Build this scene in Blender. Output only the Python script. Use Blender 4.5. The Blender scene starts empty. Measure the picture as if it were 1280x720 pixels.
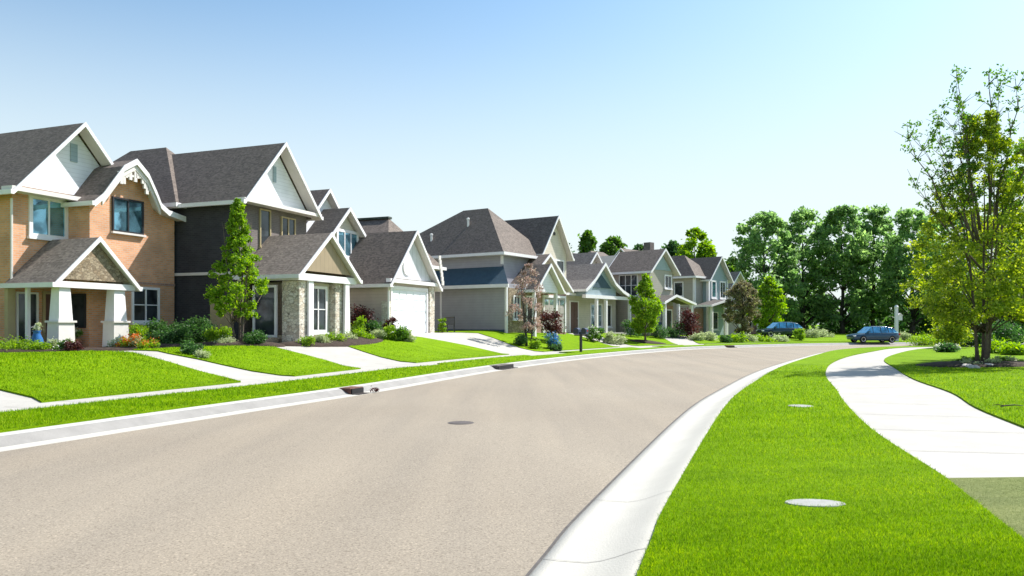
import bpy, bmesh, math, random
import numpy as np
from mathutils import Vector, Matrix
from mathutils.geometry import delaunay_2d_cdt
PI=math.pi; R=math.radians
random.seed(7); rng=np.random.default_rng(7)
scn=bpy.context.scene; COL=scn.collection
SUN_AZ=R(58); SUN_EL=R(48)      # azimuth clockwise from +Y (view direction)

# ------------------------------------------------------------------ camera, render, light
cam_d=bpy.data.cameras.new('camera'); cam=bpy.data.objects.new('camera',cam_d); COL.objects.link(cam)
cam.location=(0,0,1.6); cam.rotation_euler=(R(90),0,0)
cam_d.sensor_width=36; cam_d.lens=950/1280*36; cam_d.shift_y=45/1280; cam_d.clip_end=5000; cam_d.clip_start=.05
scn.camera=cam
scn.view_settings.view_transform='Standard'; scn.view_settings.look='None'; scn.view_settings.gamma=1
scn.view_settings.use_curve_mapping=False; scn.view_settings.exposure=.9
w=bpy.data.worlds.new('World'); scn.world=w; w.use_nodes=True
nt=w.node_tree; nt.nodes.clear()
sky=nt.nodes.new('ShaderNodeTexSky'); sky.sky_type='NISHITA'; sky.sun_disc=False
sky.sun_elevation=SUN_EL; sky.sun_rotation=SUN_AZ; sky.air_density=1.0; sky.dust_density=1.4; sky.ozone_density=3.5; sky.altitude=0
bg=nt.nodes.new('ShaderNodeBackground'); bg.inputs[1].default_value=.11
wo=nt.nodes.new('ShaderNodeOutputWorld'); 
_tc=nt.nodes.new('ShaderNodeTexCoord'); _sp=nt.nodes.new('ShaderNodeSeparateXYZ'); nt.links.new(_tc.outputs['Generated'],_sp.inputs[0])
_mr=nt.nodes.new('ShaderNodeMapRange'); _mr.interpolation_type='SMOOTHSTEP'
for _k,_v in enumerate((.44,.07,.0,.93)): _mr.inputs[_k+1].default_value=_v
nt.links.new(_sp.outputs[2],_mr.inputs[0]); _mx=nt.nodes.new('ShaderNodeMix'); _mx.data_type='RGBA'; nt.links.new(_mr.outputs[0],_mx.inputs[0]); _ti=nt.nodes.new('ShaderNodeMix'); _ti.data_type='RGBA'; _ti.blend_type='MULTIPLY'; _ti.inputs[0].default_value=1; _ti.inputs[7].default_value=(.87,1.01,.96,1); nt.links.new(sky.outputs[0],_ti.inputs[6]); nt.links.new(_ti.outputs[2],_mx.inputs[6]); _mx.inputs[7].default_value=(4.35,4.8,4.8,1)
nt.links.new(_mx.outputs[2],bg.inputs[0]); nt.links.new(bg.outputs[0],wo.inputs[0])
sd=bpy.data.lights.new('sun','SUN'); sd.energy=4.7; sd.angle=R(.53); sd.color=(1,.96,.9)
so=bpy.data.objects.new('sun',sd); COL.objects.link(so)
sv=Vector((math.sin(SUN_AZ)*math.cos(SUN_EL),math.cos(SUN_AZ)*math.cos(SUN_EL),math.sin(SUN_EL)))
so.rotation_euler=sv.to_track_quat('Z','Y').to_euler(); so.location=(30,20,40)

# ------------------------------------------------------------------ materials
M={}
def newmat(n):
    m=bpy.data.materials.new(n); m.use_nodes=True; t=m.node_tree; b=t.nodes['Principled BSDF']; M[n]=m
    return m,t,b
def N(t,ty,**k):
    n=t.nodes.new(ty)
    for a,v in k.items():
        if a in n.inputs: n.inputs[a].default_value=v
        else: setattr(n,a,v)
    return n
def L(t,a,b): t.links.new(a,b)
def rgba(c): return (c[0],c[1],c[2],1)
def ramp(t,src,stops):
    r=t.nodes.new('ShaderNodeValToRGB'); e=r.color_ramp.elements
    e[0].position,e[0].color=stops[0][0],rgba(stops[0][1]); e[1].position,e[1].color=stops[-1][0],rgba(stops[-1][1])
    for p,c in stops[1:-1]: x=e.new(p); x.color=rgba(c)
    L(t,src,r.inputs[0]); return r.outputs[0]
def mul(c,k): return tuple(x*k for x in c)
def bumpn(t,b,h,strength,dist=.02):
    bn=N(t,'ShaderNodeBump'); bn.inputs['Strength'].default_value=strength; bn.inputs['Distance'].default_value=dist
    L(t,h,bn.inputs['Height']); L(t,bn.outputs[0],b.inputs['Normal'])
def noisy(n,c,var=.12,scale=6,rough=.8,bump=0,metal=0,c2=None,scale2=None,spec=.3):
    m,t,b=newmat(n); tc=N(t,'ShaderNodeTexCoord'); nz=N(t,'ShaderNodeTexNoise',Scale=scale,Detail=6.,Roughness=.65); L(t,tc.outputs['Object'],nz.inputs['Vector'])
    o=ramp(t,nz.outputs[0],[(.3,mul(c,1-var)),(.7,mul(c,1+var))] if c2 is None else [(.35,c),(.65,c2)])
    L(t,o,b.inputs['Base Color']); b.inputs['Roughness'].default_value=rough; b.inputs['Metallic'].default_value=metal; b.inputs['Specular IOR Level'].default_value=spec
    if bump: 
        n2=N(t,'ShaderNodeTexNoise',Scale=scale2 or scale*8,Detail=4.); L(t,tc.outputs['Object'],n2.inputs['Vector']); bumpn(t,b,n2.outputs[0],bump)
    return m
def xyz_wall(t):   # (x+y, z) coordinates for axis aligned walls
    tc=N(t,'ShaderNodeTexCoord'); sp=N(t,'ShaderNodeSeparateXYZ'); L(t,tc.outputs['Object'],sp.inputs[0])
    ad=N(t,'ShaderNodeMath',operation='ADD'); L(t,sp.outputs[0],ad.inputs[0]); L(t,sp.outputs[1],ad.inputs[1])
    cb=N(t,'ShaderNodeCombineXYZ'); L(t,ad.outputs[0],cb.inputs[0]); L(t,sp.outputs[2],cb.inputs[1])
    return tc,sp,cb.outputs[0]
def brick(n,c1,c2,mort,sc=1.0):
    m,t,b=newmat(n); tc,sp,v=xyz_wall(t)
    br=N(t,'ShaderNodeTexBrick'); br.inputs['Color1'].default_value=rgba(c1); br.inputs['Color2'].default_value=rgba(c2); br.inputs['Mortar'].default_value=rgba(mort)
    br.inputs['Scale'].default_value=1; br.inputs['Brick Width'].default_value=.23*sc; br.inputs['Row Height'].default_value=.08*sc; br.inputs['Mortar Size'].default_value=.01; br.inputs['Bias'].default_value=-.1
    L(t,v,br.inputs['Vector']); nz=N(t,'ShaderNodeTexNoise',Scale=1.3,Detail=5.); L(t,tc.outputs['Object'],nz.inputs['Vector'])
    mx=N(t,'ShaderNodeMix',data_type='RGBA',blend_type='MULTIPLY'); mx.inputs[0].default_value=1
    L(t,br.outputs[0],mx.inputs[6]); L(t,ramp(t,nz.outputs[0],[(.3,(.8,.8,.8)),(.7,(1.15,1.12,1.1))]),mx.inputs[7])
    L(t,mx.outputs[2],b.inputs['Base Color']); b.inputs['Roughness'].default_value=.9; bumpn(t,b,br.outputs[1],-.4,.01); return m
def siding(n,c,pitch=.16,vert=False):
    m,t,b=newmat(n); tc,sp,v=xyz_wall(t)
    s=N(t,'ShaderNodeSeparateXYZ'); L(t,v,s.inputs[0])
    dv=N(t,'ShaderNodeMath',operation='DIVIDE'); L(t,s.outputs[0 if vert else 1],dv.inputs[0]); dv.inputs[1].default_value=pitch
    fr=N(t,'ShaderNodeMath',operation='FRACT'); L(t,dv.outputs[0],fr.inputs[0])
    nz=N(t,'ShaderNodeTexNoise',Scale=2.2,Detail=5.); L(t,tc.outputs['Object'],nz.inputs['Vector'])
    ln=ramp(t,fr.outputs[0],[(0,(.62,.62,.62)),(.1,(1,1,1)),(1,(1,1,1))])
    mx=N(t,'ShaderNodeMix',data_type='RGBA',blend_type='MULTIPLY'); mx.inputs[0].default_value=1
    L(t,ramp(t,nz.outputs[0],[(.3,mul(c,.93)),(.7,mul(c,1.05))]),mx.inputs[6]); L(t,ln,mx.inputs[7])
    L(t,mx.outputs[2],b.inputs['Base Color']); b.inputs['Roughness'].default_value=.6; bumpn(t,b,fr.outputs[0],-.5,.015); return m
def shingle(n,c):
    m,t,b=newmat(n); tc=N(t,'ShaderNodeTexCoord'); sp=N(t,'ShaderNodeSeparateXYZ'); L(t,tc.outputs['Object'],sp.inputs[0])
    dv=N(t,'ShaderNodeMath',operation='DIVIDE'); L(t,sp.outputs[2],dv.inputs[0]); dv.inputs[1].default_value=.1
    fr=N(t,'ShaderNodeMath',operation='FRACT'); L(t,dv.outputs[0],fr.inputs[0])
    vo=N(t,'ShaderNodeTexVoronoi',Scale=9.); mp=N(t,'ShaderNodeMapping'); mp.inputs['Scale'].default_value=(1,1,2); L(t,tc.outputs['Object'],mp.inputs[0]); L(t,mp.outputs[0],vo.inputs['Vector'])
    sc=N(t,'ShaderNodeSeparateColor'); L(t,vo.outputs['Color'],sc.inputs[0])
    nz=N(t,'ShaderNodeTexNoise',Scale=1.2,Detail=8.,Roughness=.7); L(t,tc.outputs['Object'],nz.inputs['Vector'])
    a=ramp(t,sc.outputs[0],[(0,mul(c,.7)),(.5,c),(1,mul(c,1.35))])
    mx=N(t,'ShaderNodeMix',data_type='RGBA',blend_type='MULTIPLY'); mx.inputs[0].default_value=1; L(t,a,mx.inputs[6]); L(t,ramp(t,nz.outputs[0],[(.3,(.9,.9,.9)),(.7,(1.1,1.09,1.08))]),mx.inputs[7])
    m2=N(t,'ShaderNodeMix',data_type='RGBA',blend_type='MULTIPLY'); m2.inputs[0].default_value=1; L(t,mx.outputs[2],m2.inputs[6]); L(t,ramp(t,fr.outputs[0],[(0,(.6,.6,.6)),(.18,(1,1,1)),(1,(1,1,1))]),m2.inputs[7])
    L(t,m2.outputs[2],b.inputs['Base Color']); b.inputs['Roughness'].default_value=.92; bumpn(t,b,fr.outputs[0],-.6,.03); return m
def stone(n,cols,sc=3.2):
    m,t,b=newmat(n); tc,sp,v=xyz_wall(t); mp=N(t,'ShaderNodeMapping'); mp.inputs['Scale'].default_value=(1,1.6,1); L(t,v,mp.inputs[0])
    v1=N(t,'ShaderNodeTexVoronoi',Scale=sc); L(t,mp.outputs[0],v1.inputs['Vector']); v2=N(t,'ShaderNodeTexVoronoi',Scale=sc,feature='DISTANCE_TO_EDGE'); L(t,mp.outputs[0],v2.inputs['Vector'])
    s=N(t,'ShaderNodeSeparateColor'); L(t,v1.outputs['Color'],s.inputs[0]); k=len(cols)
    c=ramp(t,s.outputs[0],[(i/(k-1),cc) for i,cc in enumerate(cols)])
    e=ramp(t,v2.outputs[0],[(.0,(.3,.3,.3)),(.05,(1,1,1))])
    mx=N(t,'ShaderNodeMix',data_type='RGBA',blend_type='MULTIPLY'); mx.inputs[0].default_value=1; L(t,c,mx.inputs[6]); L(t,e,mx.inputs[7]); L(t,mx.outputs[2],b.inputs['Base Color'])
    b.inputs['Roughness'].default_value=.9; bumpn(t,b,e,.8,.03); return m
def leafmat(n,cols,tr=.45,rough=.55,spec=.3,patch=False):
    m,t,b=newmat(n); g=N(t,'ShaderNodeNewGeometry'); c=ramp(t,g.outputs['Random Per Island'],[(i/(len(cols)-1),x) for i,x in enumerate(cols)])
    L(t,c,b.inputs['Base Color']); b.inputs['Roughness'].default_value=rough; b.inputs['Specular IOR Level'].default_value=spec
    if patch:
        tc=N(t,'ShaderNodeTexCoord'); nz=N(t,'ShaderNodeTexNoise',Scale=1.1,Detail=5.,Roughness=.7); mp=N(t,'ShaderNodeMapping'); mp.inputs['Scale'].default_value=(.6,1.6,1); L(t,tc.outputs['Object'],mp.inputs[0]); L(t,mp.outputs[0],nz.inputs['Vector'])
        k=N(t,'ShaderNodeMix',data_type='RGBA',blend_type='MULTIPLY'); k.inputs[0].default_value=1; L(t,c,k.inputs[6]); L(t,ramp(t,nz.outputs[0],[(.3,(.58,.68,.7)),(.5,(1,1,1)),(.7,(1.4,1.2,1.3))]),k.inputs[7]); c=k.outputs[2]; L(t,c,b.inputs['Base Color'])
    tl=N(t,'ShaderNodeBsdfTranslucent'); hs=N(t,'ShaderNodeHueSaturation',Saturation=1.15,Value=1.5); L(t,c,hs.inputs['Color']); L(t,hs.outputs[0],tl.inputs[0])
    ms=N(t,'ShaderNodeMixShader'); ms.inputs[0].default_value=tr; out=t.nodes['Material Output']
    L(t,b.outputs[0],ms.inputs[1]); L(t,tl.outputs[0],ms.inputs[2]); L(t,ms.outputs[0],out.inputs[0]); return m

brick('brick_tan',(.7,.35,.19),(.58,.27,.135),(.5,.42,.34)); brick('brick_shaded',(.038,.038,.05),(.024,.025,.034),(.05,.05,.055)); brick('brick_grey',(.15,.125,.12),(.12,.1,.1),(.18,.165,.16)); brick('brick_red',(.36,.19,.15),(.3,.15,.11),(.42,.35,.3))
shingle('shingle_brown',(.135,.108,.093)); shingle('shingle_dark',(.075,.066,.06)); shingle('shingle_porch',(.19,.155,.13)); shingle('shingle_grey',(.16,.142,.13)); shingle('shingle_green',(.05,.065,.055))
siding('siding_white',(.74,.75,.81)); siding('siding_beige',(.5,.43,.39)); siding('siding_grey',(.32,.315,.36)); siding('siding_cream',(.6,.54,.46)); siding('siding_olive',(.35,.33,.28)); siding('siding_blue',(.28,.36,.4)); siding('siding_taupe',(.36,.33,.3)); siding('panel_white',(.6,.6,.64),.45,True)
siding('panel_tan',(.3,.23,.15),.3,True)
siding('garage_white',(.78,.8,.84),.55); 
stone('stone_cream',[(.66,.61,.52),(.56,.48,.38),(.72,.68,.61),(.42,.35,.28),(.7,.65,.56)],6); stone('stone_brown',[(.3,.22,.14),(.2,.15,.1),(.42,.34,.24),(.26,.2,.13)],8); stone('stone_pale',[(.66,.62,.55),(.55,.5,.42),(.72,.69,.63),(.6,.55,.47)],6)
noisy('trim_white',(.76,.74,.76),.05,3,.5); noisy('trim_cream',(.66,.62,.6),.06,3,.6); noisy('trim_tan',(.42,.34,.2),.08,3,.6); noisy('soffit',(.58,.53,.52),.05,3,.7)
noisy('frame_dark',(.03,.03,.035),.1,8,.4); noisy('door_dark',(.03,.022,.02),.2,5,.45); noisy('door_brown',(.13,.07,.06),.15,5,.5); noisy('interior_dark',(.02,.02,.022),.2,3,.9)
noisy('metal_dark',(.05,.05,.055),.15,12,.45,metal=.5); noisy('pipe_white',(.7,.7,.7),.05,10,.4); noisy('slate_blue',(.05,.09,.12),.15,4,.7,.2)
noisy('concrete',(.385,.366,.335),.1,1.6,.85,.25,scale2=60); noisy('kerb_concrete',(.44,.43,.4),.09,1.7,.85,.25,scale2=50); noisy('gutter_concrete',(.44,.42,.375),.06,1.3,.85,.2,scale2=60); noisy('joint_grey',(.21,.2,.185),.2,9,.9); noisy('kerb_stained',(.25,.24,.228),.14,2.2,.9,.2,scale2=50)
noisy('cover_concrete',(.3,.3,.285),.15,9,.85,.4,scale2=80); noisy('iron',(.09,.075,.07),.3,20,.7,.3); noisy('rust',(.13,.06,.045),.4,14,.85,.5); noisy('seam_tar',(.1,.09,.085),.3,14,.9)
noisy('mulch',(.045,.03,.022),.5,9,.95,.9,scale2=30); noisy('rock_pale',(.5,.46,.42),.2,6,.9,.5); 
noisy('bark',(.13,.1,.08),.35,12,.9,.6); noisy('bark_pale',(.3,.28,.25),.3,9,.85,.5); noisy('bark_dark',(.05,.045,.04),.3,12,.9,.5)
noisy('car_navy',(.03,.075,.12),.05,2,.2,spec=.6); noisy('car_black',(.02,.04,.05),.05,2,.2,spec=.6); noisy('tyre',(.02,.02,.02),.2,8,.85); noisy('alloy',(.55,.55,.57),.05,8,.3,metal=.8); noisy('lamp_red',(.4,.02,.02),.05,8,.25); noisy('lamp_clear',(.75,.78,.8),.05,8,.15)
noisy('mail_blue',(.03,.045,.09),.12,8,.45); noisy('pot_blue',(.03,.12,.32),.3,5,.2); noisy('post_white',(.68,.7,.7),.06,6,.6); noisy('clay',(.35,.17,.1),.2,6,.8); noisy('dead_leaf',(.12,.06,.035),.4,20,.9)
def glass(n,c,metal=.75,rough=.05):
    m,t,b=newmat(n); tc=N(t,'ShaderNodeTexCoord'); nz=N(t,'ShaderNodeTexNoise',Scale=1.6,Detail=2.); L(t,tc.outputs['Object'],nz.inputs['Vector'])
    L(t,ramp(t,nz.outputs[0],[(.35,mul(c,.35)),(.5,c),(.75,mul(c,1.3))]),b.inputs['Base Color']); b.inputs['Metallic'].default_value=metal; b.inputs['Roughness'].default_value=rough
    bumpn(t,b,nz.outputs[0],.12,.05); return m
glass('glass_blue',(.2,.42,.55)); glass('glass_dark',(.05,.06,.07),.3,.08); glass('glass_car',(.16,.42,.56),.75,.06); glass('glass_pale',(.42,.55,.65),.7)
# road
def roadmat():
    m,t,b=newmat('road_aggregate'); tc=N(t,'ShaderNodeTexCoord'); v=tc.outputs['Object']
    a=N(t,'ShaderNodeTexNoise',Scale=.16,Detail=5.); f=N(t,'ShaderNodeTexNoise',Scale=55.,Detail=5.,Roughness=.75); g=N(t,'ShaderNodeTexVoronoi',Scale=75.)
    mp=N(t,'ShaderNodeMapping'); mp.inputs['Rotation'].default_value=(0,0,R(-22)); mp.inputs['Scale'].default_value=(.9,.07,1); L(t,v,mp.inputs[0])
    s=N(t,'ShaderNodeTexNoise',Scale=1.5,Detail=3.); L(t,mp.outputs[0],s.inputs['Vector'])
    for n in (a,f,g): L(t,v,n.inputs['Vector'])
    c1=ramp(t,a.outputs[0],[(.3,(.245,.208,.162)),(.7,(.28,.243,.193))])
    def mm(x,y):
        k=N(t,'ShaderNodeMix',data_type='RGBA',blend_type='MULTIPLY'); k.inputs[0].default_value=1; L(t,x,k.inputs[6]); L(t,y,k.inputs[7]); return k.outputs[2]
    c=mm(c1,ramp(t,f.outputs[0],[(.3,(.62,.6,.58)),(.5,(1,1,1)),(.75,(1.35,1.33,1.3))])); c=mm(c,ramp(t,s.outputs[0],[(.35,(.92,.92,.93)),(.65,(1.06,1.05,1.04))]))
    sc=N(t,'ShaderNodeSeparateColor'); L(t,g.outputs['Color'],sc.inputs[0]); c=mm(c,ramp(t,sc.outputs[0],[(0,(.7,.68,.66)),(.25,(1,1,1)),(.85,(1,1,1)),(1,(1.3,1.3,1.28))]))
    L(t,c,b.inputs['Base Color']); b.inputs['Roughness'].default_value=.88; b.inputs['Specular IOR Level'].default_value=.25; bumpn(t,b,f.outputs[0],.35,.01)
roadmat()
def lawnmat(n,ca,cb,cc):
    m,t,b=newmat(n); tc=N(t,'ShaderNodeTexCoord'); v=tc.outputs['Object']
    a=N(t,'ShaderNodeTexNoise',Scale=.5,Detail=6.,Roughness=.6); f=N(t,'ShaderNodeTexNoise',Scale=26.,Detail=6.,Roughness=.8)
    mp=N(t,'ShaderNodeMapping'); mp.inputs['Scale'].default_value=(.5,2.2,1); L(t,v,mp.inputs[0]); s=N(t,'ShaderNodeTexNoise',Scale=1.6,Detail=4.); L(t,mp.outputs[0],s.inputs['Vector'])
    L(t,v,a.inputs['Vector']); L(t,v,f.inputs['Vector'])
    k=N(t,'ShaderNodeMix',data_type='RGBA',blend_type='MULTIPLY'); k.inputs[0].default_value=1
    L(t,ramp(t,f.outputs[0],[(.3,ca),(.5,cb),(.72,cc)]),k.inputs[6]); L(t,ramp(t,a.outputs[0],[(.3,(.85,.88,.8)),(.7,(1.12,1.08,1.1))]),k.inputs[7])
    k2=N(t,'ShaderNodeMix',data_type='RGBA',blend_type='MULTIPLY'); k2.inputs[0].default_value=1; L(t,k.outputs[2],k2.inputs[6]); L(t,ramp(t,s.outputs[0],[(.35,(.86,.88,.85)),(.65,(1.12,1.1,1.05))]),k2.inputs[7])
    L(t,k2.outputs[2],b.inputs['Base Color']); b.inputs['Roughness'].default_value=.85; b.inputs['Specular IOR Level'].default_value=.05; bumpn(t,b,f.outputs[0],.8,.04)
lawnmat('lawn',(.09,.18,.001),(.145,.26,.002),(.2,.34,.005)); lawnmat('worn_turf',(.12,.15,.05),(.2,.23,.09),(.28,.3,.14))
leafmat('blade',[(.03,.085,.0),(.12,.24,.001),(.18,.33,.002),(.26,.42,.006),(.42,.52,.05)],.4,.8,.1,True)
leafmat('blade_worn',[(.08,.11,.03),(.19,.23,.08),(.34,.36,.18)],.3,.8,.1,True)
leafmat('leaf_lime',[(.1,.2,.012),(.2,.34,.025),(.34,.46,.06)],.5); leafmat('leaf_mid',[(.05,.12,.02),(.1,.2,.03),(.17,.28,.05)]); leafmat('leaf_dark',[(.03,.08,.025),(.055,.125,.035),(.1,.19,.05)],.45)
leafmat('leaf_teal',[(.11,.19,.075),(.19,.31,.115),(.32,.46,.16)],.62); leafmat('leaf_yellow',[(.11,.17,.02),(.25,.33,.035),(.48,.53,.09)],.5); leafmat('leaf_bronze',[(.14,.12,.07),(.22,.19,.11),(.17,.2,.07)],.4)
leafmat('leaf_maroon',[(.045,.015,.018),(.09,.025,.025),(.13,.05,.04)],.3); leafmat('leaf_pink',[(.34,.2,.18),(.45,.32,.28),(.2,.15,.1),(.55,.47,.42)],.35); leafmat('leaf_silver',[(.34,.4,.2),(.48,.52,.32),(.25,.32,.12)],.35)
leafmat('flower_orange',[(.6,.12,.02),(.7,.3,.03),(.5,.08,.04)],.3); leafmat('flower_white',[(.75,.75,.68),(.6,.62,.5),(.7,.7,.7)],.3); leafmat('flower_blue',[(.03,.12,.32),(.06,.2,.42),(.2,.32,.5)],.3); leafmat('flower_red',[(.35,.05,.05),(.45,.12,.1),(.2,.05,.05)],.3)

# ------------------------------------------------------------------ mesh helpers
def tag(o,label=None,cat=None,group=None,kind=None):
    if label: o['label']=label
    if cat: o['category']=cat
    if group: o['group']=group
    if kind: o['kind']=kind
    return o
def empty(name,loc,rz=0,label=None,cat=None,group=None):
    o=bpy.data.objects.new(name,None); COL.objects.link(o); o.location=loc; o.rotation_euler=(0,0,rz); o.empty_display_size=.3
    return tag(o,label,cat,group)
def link(name,me,mats,parent=None):
    o=bpy.data.objects.new(name,me); COL.objects.link(o)
    for m in (mats if isinstance(mats,(list,tuple)) else [mats]): me.materials.append(M[m])
    if parent: o.parent=parent
    return o
class MB:
    def __init__(s): s.v=[]; s.f=[]; s.m=[]; s.sw=False; s.mi=0
    def add(s,vs,fs):
        k=len(s.v); s.v+= [((y,x,z) if s.sw else (x,y,z)) for x,y,z in vs]; s.f+=[tuple(k+i for i in f) for f in fs]; s.m+=[s.mi]*len(fs); return s
    def box(s,x0,x1,y0,y1,z0,z1,tx=0,ty=0):
        return s.add([(x0,y0,z0),(x1,y0,z0),(x1,y1,z0),(x0,y1,z0),(x0+tx,y0+ty,z1),(x1-tx,y0+ty,z1),(x1-tx,y1-ty,z1),(x0+tx,y1-ty,z1)],[(0,3,2,1),(4,5,6,7),(0,1,5,4),(1,2,6,5),(2,3,7,6),(3,0,4,7)])
    def prism(s,pts,y0,y1):       # polygon in (x,z) pushed along y
        n=len(pts); return s.add([(x,y0,z) for x,z in pts]+[(x,y1,z) for x,z in pts],[tuple(range(n)),tuple(range(2*n-1,n-1,-1))]+[(i,(i+1)%n,n+(i+1)%n,n+i) for i in range(n)])
    def strip(s,pts,y0,y1,top,bot):  # band following an open profile
        for (xa,za),(xb,zb) in zip(pts[:-1],pts[1:]): s.prism([(xa,za-bot),(xb,zb-bot),(xb,zb-top),(xa,za-top)],y0,y1)
        return s
    def tube(s,P,rad,n=7):
        P=[Vector(p) for p in P]; k=len(s.v); rings=[]
        for i,p in enumerate(P):
            d=(P[min(i+1,len(P)-1)]-P[max(i-1,0)]).normalized(); a=d.orthogonal().normalized() if i==0 else (a-d*a.dot(d)).normalized(); b=d.cross(a)
            for j in range(n):
                q=p+(a*math.cos(2*PI*j/n)+b*math.sin(2*PI*j/n))*rad[i]; s.v.append(tuple(q))
        for i in range(len(P)-1):
            for j in range(n): s.f.append((k+i*n+j,k+i*n+(j+1)%n,k+(i+1)*n+(j+1)%n,k+(i+1)*n+j)); s.m.append(s.mi)
        s.f.append(tuple(k+j for j in range(n-1,-1,-1))); s.f.append(tuple(k+(len(P)-1)*n+j for j in range(n))); s.m+=[s.mi]*2; return s
    def lathe(s,prof,cx=0,cy=0,n=20):
        k=len(s.v)
        for r,z in prof:
            for j in range(n): s.v.append((cx+r*math.cos(2*PI*j/n),cy+r*math.sin(2*PI*j/n),z))
        for i in range(len(prof)-1):
            for j in range(n): s.f.append((k+i*n+j,k+i*n+(j+1)%n,k+(i+1)*n+(j+1)%n,k+(i+1)*n+j)); s.m.append(s.mi)
        s.f.append(tuple(k+j for j in range(n-1,-1,-1))); s.f.append(tuple(k+(len(prof)-1)*n+j for j in range(n))); s.m+=[s.mi]*2; return s
    def build(s,name,mats,parent=None,bevel=0,smooth=False):
        me=bpy.data.meshes.new(name); me.from_pydata(s.v,[],s.f); me.validate()
        bm=bmesh.new(); bm.from_mesh(me); bmesh.ops.recalc_face_normals(bm,faces=bm.faces)
        if bevel: bmesh.ops.bevel(bm,geom=bm.edges[:],offset=bevel,segments=1,affect='EDGES')
        bm.to_mesh(me); bm.free()
        if len(me.polygons)==len(s.m): me.polygons.foreach_set('material_index',s.m)
        if smooth: me.polygons.foreach_set('use_smooth',[True]*len(me.polygons))
        return link(name,me,mats,parent)
def fastmesh(name,V,F,mats,parent=None,mi=None):
    V=np.asarray(V,np.float32); F=np.asarray(F,np.int32); me=bpy.data.meshes.new(name); k=F.shape[1]
    me.vertices.add(len(V)); me.vertices.foreach_set('co',V.ravel()); me.loops.add(F.size); me.loops.foreach_set('vertex_index',F.ravel())
    me.polygons.add(len(F)); me.polygons.foreach_set('loop_start',np.arange(0,F.size,k,dtype=np.int32))
    o=link(name,me,mats,parent)
    if mi is not None: me.polygons.foreach_set('material_index',np.asarray(mi,np.int32))
    me.update(calc_edges=True); return o

# ------------------------------------------------------------------ terrain
def catmull(P,n=10):
    P=[np.array(p,float) for p in P]; P=[2*P[0]-P[1]]+P+[2*P[-1]-P[-2]]; out=[]
    for i in range(1,len(P)-2):
        a,b,c,d=P[i-1],P[i],P[i+1],P[i+2]
        for k in range(n):
            t=k/n; out.append(.5*((2*b)+(-a+c)*t+(2*a-5*b+4*c-d)*t*t+(-a+3*b-3*c+d)*t**3))
    out.append(P[-2]); return np.array(out)
LK=catmull([(-13,-8),(-9.5,1.5),(-6.4,9.5),(-4.7,13.9),(-3.05,18.1),(0,27.1),(4.4,36.7),(10.3,46.3),(14.5,50.8),(18.4,53.8),(22.5,56.4),(29,59.2),(40,61),(70,62.5),(140,62)],8)
RK=catmull([(-5.6,-12),(-1.35,0),(.1,4.8),(.75,6.9),(3.15,13.8),(5.07,18.5),(8.6,26.3),(13.7,36),(17.9,43.2),(22.6,48.2),(28.5,51.4),(38,53.2),(70,54.5),(140,54)],8)
def normals(K):
    T=np.gradient(K,axis=0); T/=np.linalg.norm(T,axis=1)[:,None]; return np.stack([-T[:,1],T[:,0]],1)   # left normal
def off(K,d): return K+normals(K)*d
def pdist(P,K):
    P=np.atleast_2d(P); A=K[:-1];B=K[1:];D=B-A;Ln=(D**2).sum(1); best=np.full(len(P),1e9); sgn=np.zeros(len(P))
    for a,d,l in zip(A,D,Ln):
        r=P-a; t=np.clip((r@d)/l,0,1); q=r-t[:,None]*d; dd=np.hypot(q[:,0],q[:,1]); cr=d[0]*r[:,1]-d[1]*r[:,0]
        m=dd<best; best[m]=dd[m]; sgn[m]=np.sign(cr[m])
    return best*sgn
LOT=np.array([(-22,34,.6),(-17,28,.6),(-11,31,.8),(-8,36,1.08),(-4.5,38,1.15),(0,46,1.2),(4.5,55,.95),(11,61,.65),(18,71,.5),(26,82,.4),(50,75,.3),(-40,30,.6),(-30,80,.9)])
def sm(x): x=np.clip(x,0,1); return x*x*(3-2*x)
def height(P):
    P=np.atleast_2d(np.array(P,float)); tl=pdist(P,LK); tr=-pdist(P,RK)
    d2=((P[:,None,:]-LOT[None,:,:2])**2).sum(2)+4; ww=1/d2**1.5; hl=(ww*LOT[:,2]).sum(1)/ww.sum(1)
    zl=.135+.02*np.clip((tl-.7)/2,0,1)+(hl-.155)*sm((tl-3.9)/5.6); zr=.135+.012*np.clip(tr-.7,0,12)
    return np.where(tl>0,zl,np.where(tr>0,zr,0.))
def hz(x,y): return float(height([(x,y)])[0])
KW=.72
P_road=np.vstack([LK,RK[::-1]]); P_zone=np.vstack([off(LK,KW),off(RK,-KW)[::-1]])
P_walkL=np.vstack([off(LK,2.6),off(LK,3.65)[::-1]])
wl=catmull([(4.0,7.05),(4.83,10.2),(6.0,13.7),(7.0,16.4),(8.75,21.2),(11.5,27.4),(14.9,33.6),(18.7,39.4),(22.3,44.5),(25.5,47.3),(31,49.6),(45,51.4),(90,52)],5)
wr=catmull([(5.85,7.05),(6.85,10.05),(7.75,12.7),(8.95,15.5),(10.2,19.3),(12.2,24.2),(15.0,30.6),(19.9,38.5),(23.8,43.6),(27,46.2),(32,48.1),(45,49.9),(90,50.6)],5)
P_walkR=np.vstack([wl,wr[::-1]])
P_worn=np.array([(4.0,7.05),(3.3,4.83),(2.2,1.6),(1.2,-1.5),(2.9,-2),(4.0,1.2),(5.0,4.4),(5.85,7.05)])
def poly(*p): return np.array(p,float)
P_path=poly((-14.9,26.6),(-13.2,24.1),(-10.2,21.5),(-7.4,19.7),(-6.5,18.5),(-5.4,20.6),(-7.4,21.6),(-10.2,22.7),(-12.4,25.0),(-13.9,27.2))
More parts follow.
